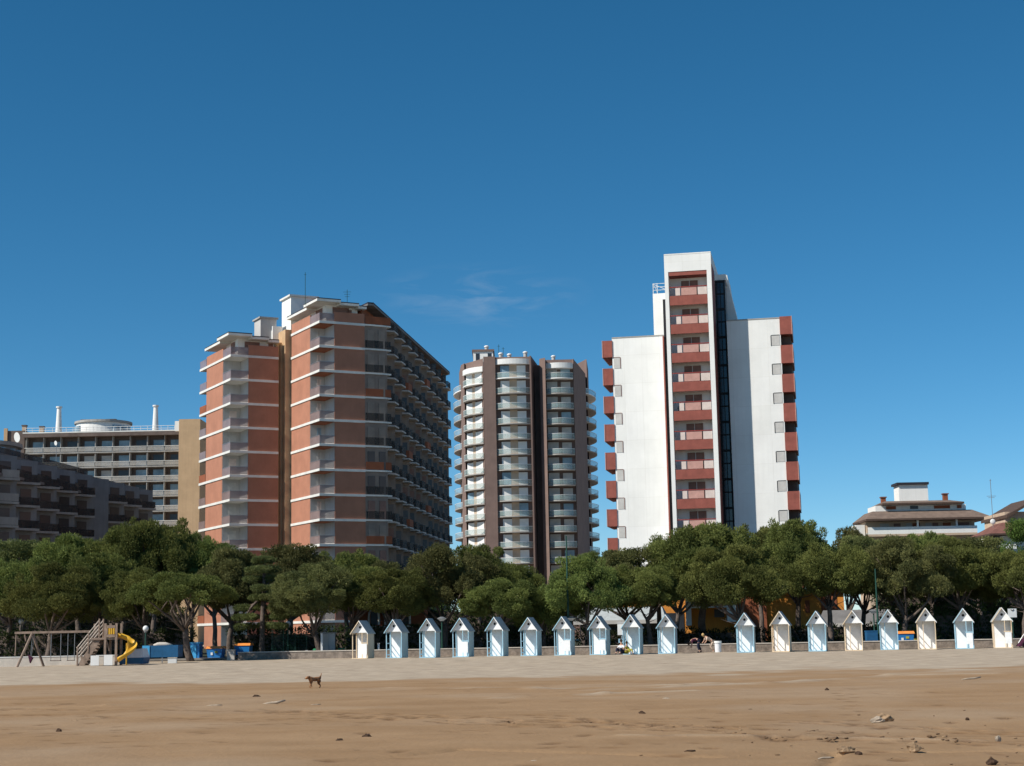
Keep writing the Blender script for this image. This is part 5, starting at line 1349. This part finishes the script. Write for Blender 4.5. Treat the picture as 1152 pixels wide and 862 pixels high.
MB().cyl(0,0,.02,.62,.2,.22,14).build('bin_body', M['wcloth'], q); MB().cyl(0,0,.623,.74,.26,.24,14).build('rim', M['white2'], q)
x, y = at(1150, -.3, 733); q = empty('beach_cart', (x+.2, y, 0)); tag(q, 'dark red folded cart cut off by the right edge beside the last hut', 'cart')
MB().add([(-.5,-.3,.1),(.6,-.3,.1),(.6,.3,.1),(-.5,.3,.1),(-.1,-.25,.55),(.6,-.25,.95),(.6,.25,.95),(-.1,.25,.55)],
   [(0,3,2,1),(4,5,6,7),(0,1,5,4),(1,2,6,5),(2,3,7,6),(3,0,4,7)]).build('bag', M['plum'], q)
for yy in (-.33,.33): MB().tube([(-.1+.16*math.cos(a), yy, .16+.16*math.sin(a)) for a in [i*math.pi/6 for i in range(13)]], .03, 5).build('wheel', M['black'], q)
MB().tube([(-.4,0,.3),(-.05,0,.8),(.2,0,1.05)], .025, 5).build('handle', M['metal'], q)

# ---------------------------------------------------------------- people and dog
def skin(name, V_, E_, rad, m, parent, sub=1):
    me = bpy.data.meshes.new(name); me.from_pydata(V_, E_, []); o = bpy.data.objects.new(name, me); col.objects.link(o); o.parent = parent
    md = o.modifiers.new('skin', 'SKIN'); md.use_smooth_shade = True
    if not me.skin_vertices: bpy.context.view_layer.objects.active = o
    sv = me.skin_vertices[0].data if me.skin_vertices else None
    if sv:
        for i, r_ in enumerate(rad):
            sv[i].radius = (r_, r_) if not isinstance(r_, tuple) else r_
            sv[i].use_root = i == 0
    ss = o.modifiers.new('sub', 'SUBSURF'); ss.levels = sub; ss.render_levels = sub
    me.materials.append(m); return o
def person(loc_, rz, J, top, bottom, hair, lab, s=1, hairlen=0, shoes='navy'):
    """J: joint positions: pelvis, chest, neck, head, (l/r) shoulder elbow hand, hip knee foot toe"""
    r = empty('person', loc_, rz); r.scale = (s, s, s); tag(r, lab, 'person')
    names = ['pelvis','waist','chest','neck','head','ls','le','lh','rs','re','rh','lhip','lk','lf','lt','rhip','rk','rf','rt']
    V_ = [J[n] for n in names]; ix = {n: i for i, n in enumerate(names)}
    E_ = [(ix[a], ix[b]) for a, b in (('pelvis','waist'),('waist','chest'),('chest','neck'),('neck','head'),('chest','ls'),('ls','le'),('le','lh'),('chest','rs'),('rs','re'),('re','rh'),
        ('pelvis','lhip'),('lhip','lk'),('lk','lf'),('lf','lt'),('pelvis','rhip'),('rhip','rk'),('rk','rf'),('rf','rt'))]
    rad = [.115,.105,.12,.05,.085,.055,.04,.03,.055,.04,.03,.085,.06,.04,.03,.085,.06,.04,.03]
    skin('body', V_, E_, rad, M['skin'], r)
    sub_ = lambda ns, es, rr, nm, mm: skin(nm, [J[n] for n in ns], es, rr, M[mm], r)
    mid = lambda a, b, t: tuple(Vector(J[a]).lerp(Vector(J[b]), t))
    J['le2'] = mid('ls','le',.7); J['re2'] = mid('rs','re',.7); J['lk2'] = mid('lk','lf',.75); J['rk2'] = mid('rk','rf',.75)
    sub_(['waist','chest','ls','le2','rs','re2','pelvis'], [(0,1),(1,2),(2,3),(1,4),(4,5),(0,6)], [.125,.14,.075,.058,.075,.058,.125], 'shirt', top)
    sub_(['pelvis','lhip','lk','lk2','rhip','rk','rk2'], [(0,1),(1,2),(2,3),(0,4),(4,5),(5,6)], [.13,.1,.075,.06,.1,.075,.06], 'trousers', bottom)
    sub_(['lf','lt'], [(0,1)], [.052,.042], 'shoe', shoes); sub_(['rf','rt'], [(0,1)], [.052,.042], 'shoe', shoes)
    h = Vector(J['head']); n_ = Vector(J['neck']); u = (h-n_).normalized()
    hp = h+u*.035; bk = Vector(J.get('back',(0,.03,0)))
    MB().sphere(0,0,0,.1,.105,.11,12,8).build('hair', M[hair], r, True).location = hp+bk
    if hairlen: MB().tube([hp+bk, hp+bk*2+Vector((0,0,-.1)), n_+bk*2.6-Vector((0,0,hairlen*.4))], [.09,.08,.04], 8).build('hair_length', M[hair], r, True)
    return r
# a man bending down in dark clothes at the wall
x, y = at(786, 1.0, 733)
person((x, y, 0), 0, dict(pelvis=(0,0,.82), waist=(-.14,0,.88), chest=(-.38,0,.84), neck=(-.52,0,.74), head=(-.60,0,.62), ls=(-.42,-.17,.80), le=(-.44,-.22,.54), lh=(-.5,-.18,.32), rs=(-.42,.17,.80), re=(-.42,.2,.52), rh=(-.5,.14,.33),
   lhip=(.03,-.1,.78), lk=(-.06,-.14,.44), lf=(.05,-.16,.07), lt=(-.12,-.17,.04), rhip=(.03,.1,.78), rk=(.05,.16,.44), rf=(.22,.18,.07), rt=(.07,.2,.04), back=(-.01,.0,.03)), 'plum','navy','haird',
   'person in dark clothes bending down before the wall in the wide hut gap')
# a blond person in pale clothes leaning over the wall
x, y = at(797, 1.6, 733)
person((x, y, 0), R(10), dict(pelvis=(.28,0,.72), waist=(.12,0,.82), chest=(-.1,0,.98), neck=(-.22,0,1.06), head=(-.33,0,1.12), ls=(-.12,-.18,.95), le=(-.2,-.26,.72), lh=(-.34,-.2,.58), rs=(-.12,.18,.95), re=(-.22,.22,.74), rh=(-.36,.2,.6),
   lhip=(.32,-.1,.68), lk=(.1,-.13,.42), lf=(.34,-.14,.07), lt=(.18,-.15,.04), rhip=(.32,.1,.68), rk=(.16,.13,.4), rf=(.42,.14,.07), rt=(.26,.15,.04), back=(.03,0,.02)), 'bcloth','bcloth','hairb',
   'blond person in pale beige clothes crouching beside the small white litter bin', hairlen=.25, shoes='bcloth')
seat = dict(pelvis=(0,.05,.2), waist=(0,.08,.34), chest=(0,.06,.56), neck=(0,.03,.7), head=(0,0,.84), ls=(-.17,.05,.55), le=(-.24,-.1,.36), lh=(-.14,-.3,.36), rs=(.17,.05,.55), re=(.24,-.08,.36), rh=(.14,-.28,.36),
   lhip=(-.1,.02,.18), lk=(-.14,-.34,.42), lf=(-.13,-.5,.07), lt=(-.14,-.62,.04), rhip=(.1,.02,.18), rk=(.14,-.34,.42), rf=(.13,-.5,.07), rt=(.14,-.62,.04), back=(0,.03,.02))
x, y = at(699, -1.1, 735)
person((x, y, 0), R(-30), dict(seat), 'wcloth', 'navy', 'haird', 'person in white shirt and navy trousers sitting on the sand beside the hut sign')
x, y = at(705.5, -1.0, 735)
person((x, y, 0), R(40), dict(seat), 'ycloth', 'ycloth', 'haird', 'small seated person in yellow green clothes next to the one in a white shirt', s=.85)
# dog trotting to the left over the wet sand
def dog():
    g_ = G(354.5, 775.5)
    r = empty('dog', (g_.x, g_.y, .02), R(48)); r.scale = (.72, .72, .78); tag(r, 'brown and dark dog trotting left over the wet sand with raised tail', 'dog')
    V_ = [(.0,0,.37),(-.15,0,.36),(-.27,0,.40),(-.35,0,.45),(-.44,0,.44),(-.54,0,.405),(.17,0,.40),(.27,0,.41),(.33,0,.50),(.37,0,.60),
     (-.24,-.07,.30),(-.30,-.075,.17),(-.26,-.08,.08),(-.29,-.08,.02), (-.23,.07,.30),(-.17,.075,.17),(-.24,.08,.09),(-.20,.08,.02),
     (.22,-.07,.32),(.15,-.075,.20),(.24,-.08,.12),(.19,-.08,.02), (.24,.07,.32),(.23,.075,.20),(.34,.08,.13),(.31,.08,.02)]
    E_ = [(0,1),(1,2),(2,3),(3,4),(4,5),(0,6),(6,7),(7,8),(8,9),(2,10),(10,11),(11,12),(12,13),(2,14),(14,15),(15,16),(16,17),(6,18),(18,19),(19,20),(20,21),(6,22),(22,23),(23,24),(24,25)]
    rad = [.085,.105,.10,.065,.065,.032,.09,.06,.022,.014,.05,.032,.022,.022,.05,.032,.022,.022,.06,.04,.022,.022,.06,.04,.022,.022]
    skin('body', V_, E_, rad, M['fur'], r, 2)
    for sy in (-1,1): MB().add([(-.40,sy*.045,.50),(-.35,sy*.05,.50),(-.38,sy*.075,.42),(-.36,sy*.03,.50)], [(0,1,2),(0,2,3),(1,3,2),(0,3,1)]).build('ear', M['black'], r)
    MB().tube([(-.31,0,.36),(-.35,0,.40),(-.31,0,.49)], .012, 5).build('collar', M['redpanel'], r)
    MB().sphere(-.572,0,.408,.018).build('nose', M['black'], r)
dog()

# ---------------------------------------------------------------- debris on the sand
def lump(px, py, w_, h_, m, name, lab, cat, seed, ln=1.):
    g_ = G(px, py); rnd = random.Random(seed); r = MB(); n = 9
    r.sphere(0,0,0,w_*ln,w_*.6,h_,n,6)
    r.v = [(x*(1+rnd.uniform(-.3,.3)), y*(1+rnd.uniform(-.3,.3)), z*(1+rnd.uniform(-.35,.35))) for x,y,z in r.v]
    o = r.build(name, M[m]); o.location = (g_.x, g_.y, h_*.35); o.rotation_euler = (0,0,rnd.uniform(-.4,.4)); tag(o, lab, cat); return o
def stick(px, py, L_, rd, m, lab, rz, rise=0):
    L_ *= .75; rd *= .7
    g_ = G(px, py); o = MB().tube([(-L_/2,0,0),(-L_*.2,.03,.01+rise*.2),(L_*.15,-.02,.012+rise*.4),(L_/2,.04,.008+rise)], [rd*.6,rd,rd*1.1,rd*.7], 6).build('driftwood', M[m], None, True)
    o.location = (g_.x, g_.y, .015); o.rotation_euler = (0,0,rz); tag(o, lab, 'driftwood'); return o
stick(308, 793, .75, .05, 'drift', 'pale driftwood log with a dark raised end below the dog', -.1, .08)
stick(241, 795, .5, .035, 'drift', 'short pale driftwood stick left of the pale log', .1)
stick(1093, 765, .8, .04, 'drift', 'thin driftwood branch on the pale sand ridge at the right', .15, .05)
stick(355, 794, .35, .02, 'drift', 'small pale stick right of the pale log', .3)
stick(73, 794, .8, .03, 'clod', 'long dark stick at the left of the wet sand', .2)
stick(400, 847, .28, .02, 'clod', 'dark twig near the bottom edge left of centre', .1)
stick(776, 847, .2, .02, 'clod', 'dark twig near the bottom edge right of centre', -.1)
stick(930, 855, .3, .02, 'drift', 'pale twig near the bottom edge at the right', .2)
for i, (px, py, w_, h_, m, lab) in enumerate([
 (289,786,.13,.07,'clod','dark lump just above the pale log'),(382,835,.07,.045,'clod','dark brown lump near the bottom left of centre, largest there'),
 (413,831,.08,.06,'clod','upright dark lump right of the largest dark lump'),(66,824,.06,.05,'clod','small dark lump at the lower left'),
 (83,813,.12,.04,'sandlump','flat sandy lump at the left'),(994,811,.15,.10,'sandlump','biggest sandy mound at the right, with a dark side'),
 (987,812,.12,.06,'drift','pale clump touching the biggest sandy mound'),(930,778,.06,.06,'clod','dark stone below the pale ridges at the right'),
 (722,804,.07,.05,'clod','dark stone left of centre right, between the tyre tracks'),(750,787,.10,.03,'drift','pale flat stone right of centre'),
 (1028,844,.09,.07,'sandlump','grey sandy lump at the lower right'),(1116,859,.07,.045,'clod','dark lump cut by the bottom edge at the right'),
 (1123,833,.05,.05,'drift','small white stone at the lower right'),(844,799,.05,.02,'clod','small dark stone right of the pale flat stone'),
 (952,847,.12,.06,'sandlump','lumpy sand clod at the lower right, left one of two'),(966,849,.05,.03,'clod','dark clod beside the lumpy sand at the lower right'),
 (305,842,.05,.02,'clod','tiny dark stone lower left of centre'),(600,858,.07,.02,'drift','pale shell near the bottom centre'),
 (1088,810,.04,.03,'clod','small dark stone near the right edge of the wet sand')]):
    lump(px, py, w_, h_, m, 'stone' if m != 'sandlump' else 'sand_clod', lab, 'stone' if m != 'sandlump' else 'clod', 100+i)
rnd = random.Random(5)
def crumbs(name, mt, n, lab, seed):
    rnd = random.Random(seed); m = MB()
    def one(px, py, w_, h_):
        g_ = G(px, py); k = len(m.v); m.sphere(g_.x, g_.y, 0, w_, w_*.7, h_, 7, 5)
        for i in range(k, len(m.v)):
            x, y, z = m.v[i]; m.v[i] = (x+rnd.gauss(0,w_*.16), y+rnd.gauss(0,w_*.16), z*rnd.uniform(.6,1.3)+h_*.2)
    lines = [[(0,800),(300,801),(600,812),(900,822),(1152,838)],[(0,806),(300,812),(600,806),(900,832),(1152,826)],[(300,800),(470,812),(640,818),(760,822)],[(0,812),(150,808),(330,803)]]
    for k in range(n):
        L_ = lines[rnd.choice((0,0,1,1,2,3))]; i = rnd.randrange(len(L_)-1); t = rnd.random()
        if i == 3 and rnd.random() < .65: continue
        clump = rnd.choice((0,0,1)); px = L_[i][0]+(L_[i+1][0]-L_[i][0])*t; py = L_[i][1]+(L_[i+1][1]-L_[i][1])*t
        for j in range(1+clump*3): one(px+rnd.gauss(0,7)*clump, py+rnd.gauss(0,1.4), rnd.uniform(.018,.045), rnd.uniform(.006,.016))
    for k in range(n//2): one(rnd.uniform(0,1152), rnd.uniform(778,862), rnd.uniform(.012,.035), rnd.uniform(.004,.012))
    return tag(m.build(name, mt, None, True), lab, 'sand crumbs', kind='stuff')
crumbs('damp_crumbs', M['dampsand'], 260, 'dark damp crumbs of sand thrown up along the tracks on the wet beach', 5)
crumbs('dry_crumbs', M['sandlump'], 60, 'paler crumbs of sand along the tracks on the wet beach', 6)
# kicked up crumbs on the dry sand would be too fine to see
# ---------------------------------------------------------------- high wall beside the far trunks, small house fronts
